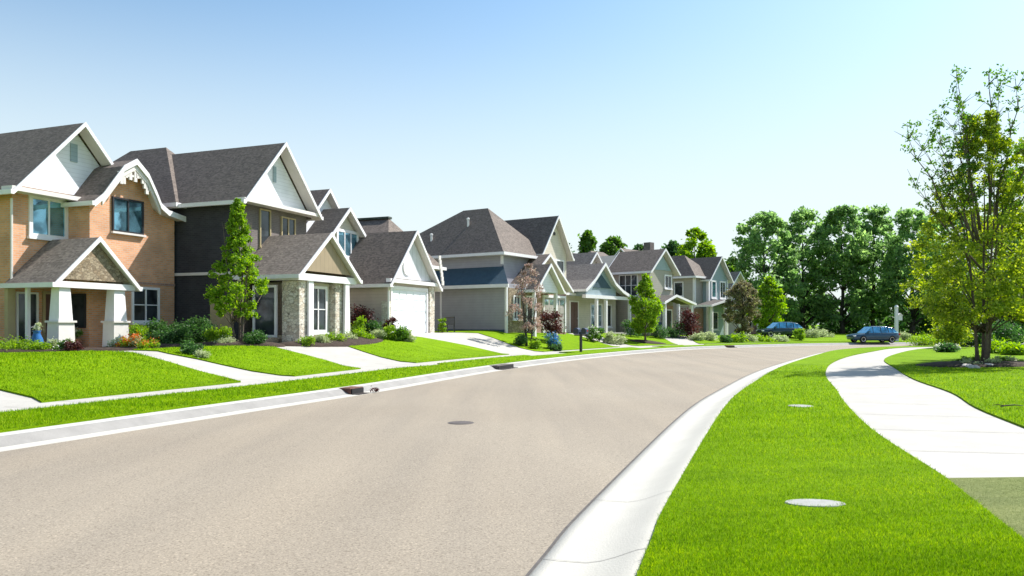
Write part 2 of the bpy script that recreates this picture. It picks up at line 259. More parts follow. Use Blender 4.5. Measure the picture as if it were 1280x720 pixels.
P_dr1=poly((-9.2,14.6),(-10.2,15.1),(-14,16.8),(-22,19.8),(-22,16.2),(-13.5,13.2),(-10.5,11.6),(-8.9,10.9),(-8.0,13.2))
P_dr2=poly((-11.2,31.5),(-10.3,29.4),(-8.4,27.4),(-6.3,26.1),(-4.2,23.6),(-2.3,27.0),(-4.2,28.6),(-5.9,30.0),(-7.2,31.3),(-8.4,32.6))
P_dr3=poly((-6.0,36.7),(-4.4,36.8),(-2.2,37.4),(-.5,36.4),(.7,34.6),(.9,34.1),(3.0,37.6),(1.9,39.0),(-.2,41.2),(-1.9,42.8),(-4.6,41.0))
P_dr5=poly((3.0,53.4),(5.5,50.4),(7.4,46.2),(7.6,44.9),(9.8,48.4),(8.6,49.2),(6.6,52.4),(5.0,55.2))
P_dr7=poly((11.5,60.5),(11.6,54),(11.5,50.6),(13.4,52.4),(13.6,55),(14,61))
REG=[('zone',P_zone),('road',P_road),('walkL',P_walkL),('walkR',P_walkR),('worn',P_worn),('path',P_path),('dr1',P_dr1),('dr2',P_dr2),('dr3',P_dr3),('dr5',P_dr5),('dr7',P_dr7)]
def inpoly(P,Q):
    x,y=P[:,0],P[:,1]; r=np.zeros(len(P),bool); j=len(Q)-1
    for i in range(len(Q)):
        a,b=Q[i],Q[j]; c=((a[1]>y)!=(b[1]>y)); 
        with np.errstate(divide='ignore',invalid='ignore'): xi=(b[0]-a[0])*(y-a[1])/(b[1]-a[1]+1e-12)+a[0]
        r^=c&(x<xi); j=i
    return r
def build_ground():
    pts=[];faces=[]
    def dens(Q,step):
        out=[]
        for a,b in zip(Q,np.roll(Q,-1,0)):
            n=max(1,int(np.hypot(*(b-a))/step)) if np.hypot(*(b-a))<40 else 1
            for k in range(n): out.append(a+(b-a)*k/n)
        return out
    for n,Q in REG:
        q=dens(Q,1.0); faces.append(list(range(len(pts),len(pts)+len(q)))); pts+=[Vector(p) for p in q]
    gx=np.concatenate([np.arange(-60,-26,3.),np.arange(-26,30,.9),np.arange(30,90,3.)]); gy=np.concatenate([np.arange(-14,66,.9),np.arange(66,125,3.)])
    G=np.array([(x+.01*math.sin(7*y),y+.013*math.cos(5*x)) for x in gx for y in gy])
    pts+=[Vector(p) for p in G]+[Vector((1800*math.cos(a),1800*math.sin(a))) for a in np.linspace(0,2*PI,24,endpoint=False)]+[Vector((300*math.cos(a),300*math.sin(a)+50)) for a in np.linspace(0,2*PI,24,endpoint=False)]
    vo,ed,fo,_,_,of=delaunay_2d_cdt(pts,[],faces,0,1e-4,True)
    V=np.array([(p.x,p.y) for p in vo]); F=np.array([f for f in fo if len(f)==3])
    C=V[F].mean(1); cls={n:inpoly(C,Q) for n,Q in REG}
    zone=cls['zone']|cls['road']; H=height(V); far=np.hypot(V[:,0],V[:,1])>250; H[far]=.2
    def emit(name,mask,mat,dz,z=None,skirt=0):
        f=F[mask]; u,inv=np.unique(f,return_inverse=True); f=inv.reshape(-1,3); co=np.column_stack([V[u],(H[u]+dz) if z is None else np.full(len(u),z)])
        a=co[f]; nrm=np.cross(a[:,1]-a[:,0],a[:,2]-a[:,0])[:,2]<0; f[nrm]=f[nrm][:,::-1]
        if skirt:
            e=np.sort(np.concatenate([f[:,[0,1]],f[:,[1,2]],f[:,[2,0]]]),axis=1); ue,ct=np.unique(e,axis=0,return_counts=True); be=ue[ct==1]
            ln=np.hypot(*(co[be[:,0],:2]-co[be[:,1],:2]).T); be=be[ln<20]; k=len(co)
            top=co[be.ravel()].copy(); low=top.copy(); low[:,2]-=skirt; co=np.vstack([co,top,low]); i=np.arange(len(be)); t0=k+2*i; l0=k+2*len(be)+2*i
            f=np.vstack([f,np.column_stack([t0,t0+1,l0]),np.column_stack([t0+1,l0+1,l0])])
        o=fastmesh(name,co,f,mat); tag(o,kind='structure'); return o
    cl=cls; w_=cl['walkL']&~zone; r_=cl['walkR']&~zone; wn=cl['worn']&~zone&~r_; used=zone|w_|r_|wn
    emit('road',cl['road'],'road_aggregate',0,0.); emit('pavement',w_,'concrete',0,skirt=.1); emit('pavement',r_,'concrete',0.005,skirt=.1); emit('worn_turf',wn,'worn_turf',.01)
    for n,nm in (('path','front_path'),('dr1','driveway'),('dr2','driveway'),('dr3','driveway'),('dr5','driveway'),('dr7','driveway')):
        m=cl[n]&~used; used|=m; emit(nm,m,'concrete',.002,skirt=.1)
    emit('ground',~used,'lawn',.035,skirt=.12)
build_ground()
def sweep(name,K,prof,mat,sgn):
    rows=[np.column_stack([off(K,sgn*t),np.full(len(K),z)]) for t,z in prof]; V=np.vstack(rows); n=len(K); F=[]
    for r in range(len(prof)-1):
        for i in range(n-1):
            q=(r*n+i,r*n+i+1,(r+1)*n+i+1,(r+1)*n+i); F.append(q if sgn<0 else q[::-1])
    F=np.array(F); o=fastmesh(name,V,F[:,::-1] if sgn>0 else F,mat); o.data.polygons.foreach_set('use_smooth',[len(prof)>5]*len(F)); tag(o,kind='structure'); return o
def dense(K): return catmull(list(K[::2]),5)
LKd,RKd=dense(LK),dense(RK)
sweep('kerb',LKd,[(0,-.05),(0,.004),(.2,-.002),(.28,.01)],'gutter_concrete',1)
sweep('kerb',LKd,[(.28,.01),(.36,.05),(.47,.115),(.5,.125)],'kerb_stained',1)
sweep('kerb',LKd,[(.5,.125),(.55,.135),(.7,.137),(.72,.13),(.72,.02)],'kerb_concrete',1)
sweep('kerb',RKd,[(0,-.05),(0,.006),(.1,.002),(.3,.004),(.4,.025),(.5,.06),(.58,.095),(.64,.12),(.7,.135),(.72,.13),(.72,.02)],'gutter_concrete',-1)
sweep('road_seam',RKd,[(.004,.0085),(-.022,.004)],'seam_tar',-1)
# saw cut joints across the right kerb
mb=MB(); Nn=normals(RK)
for i in range(17,len(RK)-30,7):
    p,n=RK[i],-Nn[i]; t=np.array([-n[1],n[0]])*.004
    for a,b,za,zb in ((.0,.3,.0105,.0085),(.3,.4,.0085,.029),(.4,.5,.029,.064),(.5,.64,.064,.124),(.64,.72,.124,.14)):
        A,B=p+n*a,p+n*b; mb.add([(*(A-t),za),(*(A+t),za),(*(B+t),zb),(*(B-t),zb)],[(0,1,2,3)])
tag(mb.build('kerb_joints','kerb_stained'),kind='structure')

mb=MB()
def joint(A,B,w=.007):
    A=np.array(A,float);B=np.array(B,float); d=(B-A)/np.hypot(*(B-A)); t=np.array([-d[1],d[0]])*w
    for k in range(4):
        a=A+(B-A)*k/4; b=A+(B-A)*(k+1)/4; za=hz(*(a+d*.01))+.0125; zb=hz(*(b-d*.01))+.0125; mb.add([(*(a-t),za),(*(a+t),za),(*(b+t),zb),(*(b-t),zb)],[(0,1,2,3)])
for y_ in np.arange(8.6,32,1.75):
    i=int(np.argmin(abs(wl[:,1]-y_))); p=np.array([np.interp(y_,wl[:,1],wl[:,0]),y_]); tn=wl[min(i+1,len(wl)-1)]-wl[max(i-1,0)]; n_=np.array([tn[1],-tn[0]])/np.hypot(*tn)
    L_=min(float(np.hypot(*(wr-p).T).min())*1.0,3.0); joint(p+n_*.03,p+n_*(L_-.03))
NL=normals(LK); LO=off(LK,2.6)
for i in range(14,60,2): joint(LO[i]+NL[i]*.03,LO[i]+NL[i]*1.02)
tag(mb.build('pavement_joints','joint_grey'),kind='structure')
# ------------------------------------------------------------------ grass blades
def blades(name,n,xr,yr,test,h0,w0,mat,dz=.03,fall=2.0):
    # density falls with distance
    d=rng.uniform(0,1,n*3); ymin,ymax=yr; 
    y=ymin*ymax/(ymax-(ymax-ymin)*d) if fall==2 else ymin*(ymax/ymin)**d
    x=rng.uniform(xr[0],xr[1],n*3)*y; P=np.column_stack([x,y]); P=P[test(P)][:n]; n=len(P)
    z=height(P)+dz-.01; sc=np.clip(P[:,1]/9,.8,2.6); a=rng.uniform(0,2*PI,n); h=h0*rng.uniform(.55,1.25,n)*np.clip(sc,.8,1.25); wd=w0*sc*rng.uniform(.7,1.3,n)
    t=np.column_stack([np.cos(a),np.sin(a)])*wd[:,None]; le=rng.normal(0,.4,(n,2))*h[:,None]
    v0=np.column_stack([P-t,z]); v1=np.column_stack([P+t,z]); v2=np.column_stack([P+le,z+h]); V=np.stack([v0,v1,v2],1).reshape(-1,3)
    o=fastmesh(name,V,np.arange(3*n).reshape(-1,3),mat); return tag(o,kind='stuff')
excl=[Q for n,Q in REG]
def ongrass(P):
    m=np.ones(len(P),bool)
    for cx,cy,a,b in ((2.394,6.0,.2,.105),(4.978,13.1,.19,.16)): m&=((P[:,0]-cx)/a)**2+((P[:,1]-cy)/b)**2>1
    for n,Q in REG: m&=~inpoly(P,Q)
    return m
tag(blades('grass',230000,(-.12,.76),(4.0,26),lambda P:ongrass(P)&(P[:,0]>0),.042,.0035,'blade'),'short bright green grass on the strip and lawn by the curving pavement','grass')
tag(blades('grass',110000,(-.78,.1),(9.0,34),lambda P:ongrass(P)&(pdist(P,LK)>.7),.045,.0045,'blade'),'short bright green grass of the lawns before the houses','grass')
tag(blades('dry_grass',60000,(.3,.85),(3.2,7.0),lambda P:inpoly(P,P_worn),.034,.0035,'blade_worn',0.0),'dull olive worn grass where the pavement stops','dry grass')

# ------------------------------------------------------------------ plants
def leafcloud(name,cl,npl,size,mat,parent,flat=0.):
    """cl: clumps (x,y,z,r); leaves are small folded quads spread in each clump"""
    cl=np.array(cl,float); n=int(npl)*len(cl); idx=np.repeat(np.arange(len(cl)),int(npl)); d=rng.normal(size=(n,3)); d/=np.linalg.norm(d,axis=1)[:,None]
    rr=rng.uniform(.1,1,n)**.7*np.where(rng.random(n)<.2,rng.uniform(1,1.7,n),1); c=cl[idx,:3]+d*(rr*cl[idx,3]*rng.uniform(.75,1.15,n))[:,None]*np.array([1,1,.8])
    u=rng.normal(size=(n,3)); u[:,2]*=(1-flat); u/=np.linalg.norm(u,axis=1)[:,None]; w_=rng.normal(size=(n,3)); w_-=u*(u*w_).sum(1)[:,None]; w_/=np.linalg.norm(w_,axis=1)[:,None]
    s=size*rng.uniform(.6,1.3,n)[:,None]; V=np.stack([c-u*s,c+w_*s*.55,c+u*s,c-w_*s*.55],1).reshape(-1,3)
    return fastmesh(name,V,np.arange(4*n).reshape(-1,4),mat,parent)
def clumps(prof,h0,h1,rmax,n,cr,rs,inner=.15):
    out=[]
    for i in range(n):
        t=rs.random(); t=t**(1.55 if prof is P_wide else .9); r=prof(t)*rmax; a=rs.random()*2*PI; k=math.sqrt(rs.uniform(inner,1)); q=r*k*rs.uniform(.85,1.1)
        out.append((q*math.cos(a),q*math.sin(a),h0+(h1-h0)*t,cr*rs.uniform(.65,1.3)*(.55+.45*prof(t))))
    return out
P_round=lambda t: math.sqrt(max(0,1-(2*t-.95)**2))*.98+.02
P_egg=lambda t: max(.08,math.sin(PI*min(1,(t*.93+.07))**.75))
P_wide=lambda t: max(.1,min(1,(t+.12)/.22)**.5*(1-max(0,t-.3)/.7*.84))
P_flame=lambda t: max(.07,(min(1,(t+.06)/.25)**.6)*(1-max(0,t-.25)/.75)**1.15+.07)
P_tall=lambda t: min(1,(t+.15)/.3)**.5*math.sqrt(max(.02,1-max(0,(t-.55)/.47)**2))
def tree(name,x,y,hh,base,rmax,prof,nc,cr,npl,leaf,lm,bark,label,cat='tree',group=None,trunks=1,tr=.12,seed=1,z=None,twigs=.5,tb=None,lean=0):
    rs=random.Random(seed); z=hz(x,y) if z is None else z
    root=empty(name,(x,y,z),rs.random()*6 if lean==0 else 0,label,cat,group); cl=clumps(prof,base+cr*.5,hh-cr*.6,rmax-cr*.5,nc,cr,rs)
    leafcloud('crown',cl,npl,leaf,lm,root)
    mb=MB(); top=hh*.82
    for k in range(trunks):
        ax,ay=(0,0) if trunks==1 else (tr*2.2*math.cos(2.4*k),tr*2.2*math.sin(2.4*k)); ex,ey=ax*(1+4*(trunks>1)),ay*(1+4*(trunks>1))
        P=[];rad=[]
        for i in range(9):
            t=i/8; P.append((ax+(ex-ax)*t+rs.uniform(-.5,.5)*tr*(i>0),ay+(ey-ay)*t+rs.uniform(-.5,.5)*tr*(i>0),-.15+(top+.15)*t)); rad.append(tr*(1.35 if i==0 else 1)*(1-t*.85))
        mb.tube(P,rad,8)
        for i,c in enumerate(cl):
            if rs.random()>twigs or i%trunks!=k: continue
            zc=c[2]; zs=max(base*.75,zc-math.hypot(c[0],c[1])*rs.uniform(.6,1.1)-.2); zs=min(zs,top*.95); t=(zs+.15)/(top+.15); sx,sy=ax+(ex-ax)*t,ay+(ey-ay)*t
            r0=tr*(1-t*.85)*.5; m=((sx+c[0])/2+rs.uniform(-.1,.1),(sy+c[1])/2+rs.uniform(-.1,.1),(zs+zc)/2+.08*math.hypot(c[0],c[1]))
            mb.tube([(sx,sy,zs),m,(c[0],c[1],zc)],[r0,r0*.65,r0*.2],5)
    mb.build('trunk',bark,root,smooth=True); return root
def bush(name,x,y,r,h,lm,label,cat='shrub',group=None,n=8,npl=150,leaf=.05,seed=1,z=None,fl=None,sx=1.,rz=0,cr=.5):
    rs=random.Random(seed*13+5); z=hz(x,y)+.03 if z is None else z; root=empty(name,(x,y,z),rz,label,cat,group); cl=[]
    for i in range(n):
        a=rs.random()*2*PI; q=r*(1-cr*.8)*math.sqrt(rs.random()); zz=rs.uniform(.2,1)*h*(1-.35*(q/r)**2)-r*cr*.3
        cl.append((q*math.cos(a)*sx,q*math.sin(a),max(.08,zz),r*cr*rs.uniform(.7,1.15)))
    leafcloud('foliage',cl,npl,leaf,lm,root,.2)
    if fl: leafcloud('flowers',[(c[0],c[1],c[2]+c[3]*.35,c[3]*.95) for c in cl],max(5,npl*fl[1]),leaf*1.1,fl[0],root,.2)
    mb=MB()
    for c in cl[:max(4,n//2)]: mb.tube([(c[0]*.2,c[1]*.2,-.08),(c[0]*.6,c[1]*.6,c[2]*.6),(c[0],c[1],c[2])],[.02,.014,.005],5)
    mb.build('stem','bark_dark',root); return root
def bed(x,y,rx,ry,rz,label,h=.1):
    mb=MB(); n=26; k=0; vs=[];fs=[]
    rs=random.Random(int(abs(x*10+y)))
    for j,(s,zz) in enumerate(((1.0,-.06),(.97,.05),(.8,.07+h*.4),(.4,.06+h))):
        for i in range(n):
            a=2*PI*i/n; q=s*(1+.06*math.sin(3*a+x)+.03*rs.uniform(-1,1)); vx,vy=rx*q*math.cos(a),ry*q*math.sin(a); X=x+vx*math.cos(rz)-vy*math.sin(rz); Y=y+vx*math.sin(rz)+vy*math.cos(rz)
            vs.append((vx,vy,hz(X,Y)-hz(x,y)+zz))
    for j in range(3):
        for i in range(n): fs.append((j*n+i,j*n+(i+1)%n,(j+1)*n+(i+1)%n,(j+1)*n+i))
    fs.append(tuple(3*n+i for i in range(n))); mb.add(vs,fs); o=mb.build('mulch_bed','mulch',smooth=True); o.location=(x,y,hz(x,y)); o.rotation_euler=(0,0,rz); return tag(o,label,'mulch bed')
# ------------------------------------------------------------------ house kit (local x along the street, y away from it)
class House:
    def __init__(s,name,px,Z,th,g,label):
        a=R(th); s.O=((px-640)/950*Z,Z); s.phi=PI/2-a; s.g=g; s.u=(math.sin(a),math.cos(a)); s.vv=(-math.cos(a),math.sin(a))
        s.r=empty(name,(s.O[0],s.O[1],g),s.phi,label,'house')
    def w(s,x,y): return (s.O[0]+x*s.u[0]+y*s.vv[0], s.O[1]+x*s.u[1]+y*s.vv[1])
    def wall(s,x0,x1,y0,y1,z1,mat,z0=-1.2,name='wall'): return MB().box(x0,x1,y0,y1,z0,z1).build(name,mat,s.r)
    def gwall(s,pts,y0,y1,mat,z0=-1.2,sw=False,name='wall'):
        m=MB(); m.sw=sw; m.prism([(pts[0][0],z0),(pts[-1][0],z0)]+list(reversed(pts)),y0,y1); return m.build(name,mat,s.r)
    def roof(s,pts,y0,y1,mat,sw=False,th=.1,trim='trim_white',rake=.15,backrake=True,gutter=True):
        m=MB(); m.sw=sw; m.strip(pts,y0,y1,0,th); o=m.build('roof',mat,s.r)
        t=MB(); t.sw=sw; t.strip(pts,y0-.05,y0+.0,-.03,rake)
        if backrake: t.strip(pts,y1,y1+.05,-.03,rake)
        if gutter:
            for (x,z),d in ((pts[0],-1),(pts[-1],1)): t.box(min(x,x+d*.12),max(x,x+d*.12),y0-.052,y1+.02,z-.15,z+.012)
        t.build('fascia',trim,o)
        # soffit just under the slab edges
        q=MB(); q.sw=sw; q.strip(pts,y0+.01,y0+.5,th+.004,th+.05); q.build('soffit','soffit',o); return o
    def hip(s,x0,x1,y0,y1,ze,r0,r1,zr,mat,trim='trim_white'):
        (ax,ay),(bx,by)=r0,r1; m=MB(); V=[(x0,y0,ze),(x1,y0,ze),(x1,y1,ze),(x0,y1,ze),(ax,ay,zr),(bx,by,zr)]
        m.add(V+[(x0,y0,ze-.1),(x1,y0,ze-.1),(x1,y1,ze-.1),(x0,y1,ze-.1)],([(0,1,4),(1,2,5,4),(2,3,5),(3,0,4,5)] if abs(by-ay)>abs(bx-ax) else [(0,1,5,4),(1,2,5),(2,3,4,5),(3,0,4)])+[(0,6,7,1),(1,7,8,2),(2,8,9,3),(3,9,6,0),(6,9,8,7)]); o=m.build('roof',mat,s.r)
        t=MB(); e=.12
        t.box(x0-e,x1+e,y0-e,y0-.003,ze-.16,ze+.015); t.box(x0-e,x1+e,y1+.003,y1+e,ze-.16,ze+.015); t.box(x0-e+.001,x0-.003,y0,y1,ze-.158,ze+.013); t.box(x1+.003,x1+e-.001,y0,y1,ze-.158,ze+.013); t.build('fascia',trim,o)
        q=MB().box(x0+.02,x1-.02,y0+.02,y1-.02,ze-.155,ze-.105); q.build('soffit','soffit',o); return o
    def win(s,face,c,a0,a1,z0,z1,cols=2,rows=1,fm='trim_white',gm='glass_blue',fw=.09,sill=True,label=None,name='window'):
        """face 'f' : plane y=c looking -y ; 's': plane x=c looking -x"""
        d=lambda m: setattr(m,'sw',face=='s')
        g=MB(); d(g); g.box(a0,a1,c-.02,c+.03,z0,z1); w_=g.build(name,gm,s.r)
        f=MB(); d(f); f.box(a0-fw,a0,c-.07,c+.02,z0-fw,z1+fw); f.box(a1,a1+fw,c-.07,c+.02,z0-fw,z1+fw); f.box(a0,a1,c-.07,c+.02,z1,z1+fw); f.box(a0,a1,c-.07,c+.02,z0-fw,z0)
        for i in range(1,cols): x=a0+(a1-a0)*i/cols; f.box(x-.03,x+.03,c-.06,c-.022,z0,z1)
        for j in range(1,rows): z=z0+(z1-z0)*j/rows; f.box(a0,a1,c-.055,c-.0225,z-.02,z+.02)
        f.build('frame',fm,w_)
        if sill: q=MB(); d(q); q.box(a0-fw-.05,a1+fw+.05,c-.14,c-.005,z0-fw-.08,z0-fw-.002); q.build('sill',fm if fm!='frame_dark' else 'trim_cream',w_)
        if label: tag(w_,label)
        return w_
    def door(s,face,c,a0,a1,z0,z1,mat='door_dark',fm='trim_white',name='door'):
        g=MB(); g.sw=face=='s'; g.box(a0,a1,c-.03,c+.02,z0,z1)
        for (b0,b1) in ((.12,.46),(.54,.88)):
            for (k0,k1) in ((.08,.45),(.52,.92)): g.box(a0+(a1-a0)*b0,a0+(a1-a0)*b1,c-.045,c-.031,z0+(z1-z0)*k0,z0+(z1-z0)*k1)
        o=g.build(name,mat,s.r); f=MB(); f.sw=g.sw; f.box(a0-.1,a0-.002,c-.07,c+.02,z0,z1+.1); f.box(a1+.002,a1+.1,c-.07,c+.02,z0,z1+.1); f.box(a0,a1,c-.07,c+.02,z1+.002,z1+.1); f.build('frame',fm,o)
        h=MB(); h.sw=g.sw; h.box(a1-.14,a1-.1,c-.09,c-.046,z0+1.0,z0+1.12); h.build('handle','alloy',o); return o
    def garage(s,c,x0,x1,z1,mat='garage_white',fm='trim_white',wins=True):
        g=MB(); g.box(x0,x1,c-.02,c+.02,-.1,z1); n=max(4,int((x1-x0)/.6)); rows=4
        for i in range(n):
            for j in range(rows-(1 if wins else 0)):
                a=x0+(x1-x0)*(i+.1)/n; b=x0+(x1-x0)*(i+.9)/n; g.box(a,b,c-.035,c-.0205,z1*(j+.14)/rows,z1*(j+.86)/rows)
        o=g.build('garage_door',mat,s.r)
        if wins:
            q=MB()
            for i in range(n): q.box(x0+(x1-x0)*(i+.15)/n,x0+(x1-x0)*(i+.85)/n,c-.034,c-.0205,z1*.79,z1*.94)
            q.build('pane','glass_pale',o)
        f=MB(); f.box(x0-.14,x0-.002,c-.08,c+.02,-.1,z1+.16); f.box(x1+.002,x1+.14,c-.08,c+.02,-.1,z1+.16); f.box(x0,x1,c-.08,c+.02,z1+.002,z1+.16); f.build('frame',fm,o); return o
    def part(s,name,mat,*boxes,bevel=0,label=None,**k):
        if name in ('porch_post','corner_board','shaft','porch_wall','stone_pier') and len(boxes)>1:
            for b in boxes: s.part(name,mat,b,bevel=bevel,label=label)
            return
        m=MB()
        for b in boxes: m.box(*b)
        o=m.build(name,mat,s.r,bevel=bevel)
        if label: tag(o,label)
        return o
    def pier(s,x0,x1,y0,y1,zb,zm,zt,mb_='stone_pale',mt='trim_white',tp=.08):
        o=MB().box(x0,x1,y0,y1,-1.0,zm,tp*.6,tp*.6).build('pier',mb_,s.r); MB().box(x0-.01,x1+.01,y0-.01,y1+.01,zm,zm+.07).build('cap','trim_cream',o)
        MB().box(x0+tp,x1-tp,y0+tp,y1-tp,zm+.07,zt,tp*.7,tp*.7).build('shaft',mt,o); return o
    def gpanel(s,pts,y,mat,name='gable_panel',t=.03): return MB().prism(pts,y-t,y+.02).build(name,mat,s.r)
    def vent_pipe(s,x,y,z):
        m=MB(); m.tube([(x,y,z-.3),(x,y,z+.45)],[.07,.07],8); m.lathe([(.1,z+.42),(.11,z+.5),(.05,z+.55)],x,y,10); return m.build('vent_pipe','pipe_white',s.r)

# ================================================================= HOUSE 1 : tan brick
h=House('brick_house',15,27.3,21,.6,'tan brick house at the left edge with a white sided gable and porch')
h.gwall([(0,5.85),(2.5,8.45),(5,5.85)],0,9.5,'brick_tan')
h.roof([(-.4,5.72),(2.45,8.78),(5.3,5.72)],-.62,9.8,'shingle_brown')
h.gpanel([(0.02,6.02),(4.9,6.02),(2.46,8.56)],-.01,'siding_white')
h.part('pediment_trim','trim_cream',(-.42,5.3,-.6,-.045,5.72,5.88))
h.part('gable_vent','siding_blue',(2.28,2.58,-.08,-.041,7.3,8.0))
h.wall(-3.2,0-.002,3.2,9.2,5.1,'brick_tan'); h.roof([(-3.6,4.95),(-1.5,6.3),(-.02,5.4)],2.9,9.4,'shingle_brown')
mb=MB(); mb.tube([(-.1,-.12,5.5),(-.1,-.12,.1)],[.045,.045],6); mb.build('downspout','trim_cream',h.r)
wp=[(2.02,5.62),(2.4,5.95),(2.85,6.55),(3.35,7.2),(3.96,7.58),(4.55,7.1),(4.95,6.45),(5.2,5.98),(5.6,5.75),(6.85,5.55)]
h.gwall([(2.2,5.6),(2.85,6.4),(3.35,7.05),(3.96,7.42),(4.5,6.95),(5.0,6.2),(5.25,5.75),(6.37,5.5)],-1.17,6,'brick_tan')
h.roof(wp,-1.62,5.2,'shingle_brown',rake=.2,backrake=False)
m=MB(); m.strip(wp[1:8],-1.6,-1.52,.2,.42)
for i,(x,z,l) in enumerate([(3.1,6.8,.3),(3.3,7.0,.5),(3.52,7.2,.42),(3.73,7.35,.62),(4.05,7.4,.55),(4.24,7.28,.4),(4.44,7.1,.6),(4.62,6.85,.42),(3.2,6.98,.35),(3.42,7.12,.6),(3.62,7.25,.42),(3.84,7.38,.3),(3.97,7.44,.75),(4.14,7.3,.36),(4.34,7.18,.5),(4.54,6.95,.66),(4.7,6.72,.3)]): m.box(x-.07,x+.07,-1.58,-1.5,z-l,z,.015,0)
m.box(3.15,4.75,-1.57,-1.51,6.86,6.94); m.build('gable_bracket','trim_cream',h.r)
h.win('f',0,.75,2.05,4.35,5.62,2,1,'trim_white','glass_blue',.14)
h.win('f',-1.17,3.25,4.62,4.72,5.95,2,1,'frame_dark','glass_blue',.07)
h.win('f',-1.17,4.2,5.42,1.15,2.42,2,2,'trim_white','glass_dark',.1)
h.part('brick_course','brick_red',(2.19,6.38,-1.2,-1.1,2.62,2.72))
# porch
h.roof([(-.32,2.42),(1.46,4.17),(3.24,2.42)],-2.55,-.02,'shingle_porch',backrake=False,rake=.16)
h.gpanel([(-.0,2.58),(2.92,2.58),(1.46,3.98)],-2.38,'stone_brown')
h.part('porch_beam','trim_white',(-.22,3.14,-2.45,-2.2,2.28,2.5),(-.2,0.0,-2.2,-.02,2.28,2.42),(2.95,3.12,-2.2,-1.19,2.28,2.42))
h.part('porch_floor','concrete',(-.3,3.2,-2.55,-.02,-.9,.1)); h.part('step','concrete',(.6,2.0,-2.95,-2.56,-.9,-.02))
h.pier(-.14,.56,-2.5,-1.85,0,1.05,2.28,'trim_cream'); h.pier(2.12,2.86,-2.5,-1.85,0,1.05,2.28,'trim_cream')
h.part('porch_post','trim_white',(-.16,-.04,-1.0,-.88,.1,2.28)); h.part('porch_post','trim_tan',(-.3,-.02,-.2,-.03,.1,2.28))
h.door('f',0,1.25,2.08,.1,2.12,'door_brown','trim_tan'); h.win('f',0,.2,.9,.35,2.1,1,1,'trim_white','glass_dark',.07,False)
h.win('s',2.2,-.95,-.2,.9,2.1,1,1,'frame_dark','glass_dark',.05,False)
H1=h
# ================================================================= HOUSE 2 : dark brick
h=House('dark_brick_house',300,31.8,21,.8,'dark grey brick house with a white gable and stone porch behind the lime tree')
h.gwall([(0,6.0),(2.27,8.5),(4.55,6.0)],0,7,'brick_grey'); 
h.part('side_cladding','brick_shaded',(-.03,-.002,.02,11.5,-1.2,5.98)); h.wall(0.004,4.54,6.9,11.6,5.98,'brick_shaded')  # shade of the side wall put into a darker brick colour
h.roof([(-.38,5.9),(2.25,8.84),(4.9,5.9)],-.58,7.0,'shingle_brown',backrake=False)
h.hip(-.5,5.0,2.95,12.2,5.95,(2.3,6.35),(2.3,8.6),9.22,'shingle_brown')
h.gpanel([(.05,6.1),(4.5,6.1),(2.27,8.55)],-.01,'siding_white')
h.part('pediment_trim','trim_cream',(-.36,5.0,-.56,-.045,5.88,6.03)); h.part('gable_vent','siding_blue',(2.05,2.25,-.08,-.041,7.1,7.8))
h.part('belt_course','trim_cream',(-.12,-.031,.0,9,2.88,3.0))
h.win('f',0,1.25,1.85,4.2,5.75,1,1,'trim_tan','glass_dark',.06); h.win('f',0,2.7,3.6,4.5,5.6,2,1,'trim_tan','glass_dark',.06)
# annex strip between the wing and the garage house
h.wall(4.55,4.95,1.2,9,5.9,'siding_taupe')
# porch
pp=[(-.35,2.78),(1.84,4.68),(4.1,2.78)]
h.roof(pp,-3.25,-.02,'shingle_porch',backrake=False,rake=.16); h.gpanel([(.15,2.98),(3.6,2.98),(1.86,4.45)],-3.05,'panel_tan')
h.part('porch_beam','trim_white',(-.25,4.0,-3.12,-2.8,2.58,2.86),(-.2,-.02,-2.8,-.04,2.58,2.75),(3.72,3.95,-2.8,-.03,2.58,2.75))
h.part('porch_wall','stone_cream',(.02,.92,-2.95,-2.1,-1,2.58),(2.55,3.65,-2.95,-2.3,-1,2.58,.1,.05),bevel=.02)
h.part('porch_wall','stone_brown',(.06,3.6,-2.75,-.03,-1,.35))
h.wall(.9,2.6,-2.62,-.02,2.56,'siding_cream',name='bay_wall'); h.win('f',-2.62,1.2,2.25,.55,2.3,2,2,'trim_white','glass_dark',.12)
h.part('shaft','trim_white',(.52,.86,-3.06,-2.97,.3,2.58),(3.1,3.55,-3.08,-2.97,.2,2.58,.08,0)); 
h.win('s',.06,-1.75,-.75,.35,2.3,1,1,'trim_white','glass_dark',.1,False)
h.part('seat_wall','stone_brown',(-1.3,.02,-2.0,-1.5,-1,.25)); h.part('porch_step','stone_pale',(.9,2.9,-3.55,-2.96,-1,.02))
h.part('side_panel','trim_tan',(-.09,-.031,.3,1.5,.5,1.9))
H2=h
# ================================================================= HOUSE 3 : white garage
h=House('garage_house',485,36.5,22,1.1,'beige house with a white garage door under a pale steep gable')
g=[(0,2.62),(2.2,5.0),(4.4,2.62)]
h.gwall(g,0,4,'siding_beige'); h.roof([(-.32,2.4),(2.2,5.22),(4.85,2.4)],-.35,3.4,'shingle_brown',backrake=False)
h.gpanel([(.05,2.75),(4.35,2.75),(2.2,4.92)],-.01,'panel_white'); h.part('pediment_trim','trim_white',(-.25,4.75,-.3,-.045,2.5,2.68))
h.garage(0,.3,3.75,2.2,wins=False)
m=MB(); m.lathe([(.42,0),(.42,.05)],0,0,20); o=m.build('gable_medallion','trim_white',h.r,smooth=False); o.rotation_euler=(R(90),0,0); o.location=(1.75,-.045,3.35)
h.part('stone_pier','stone_cream',(4.0,4.55,-.12,.3,-1.2,2.48),bevel=.02); h.part('stone_pier','stone_pale',(-.1,.14,-.08,.3,-1.2,1.6))
mb=MB(); 
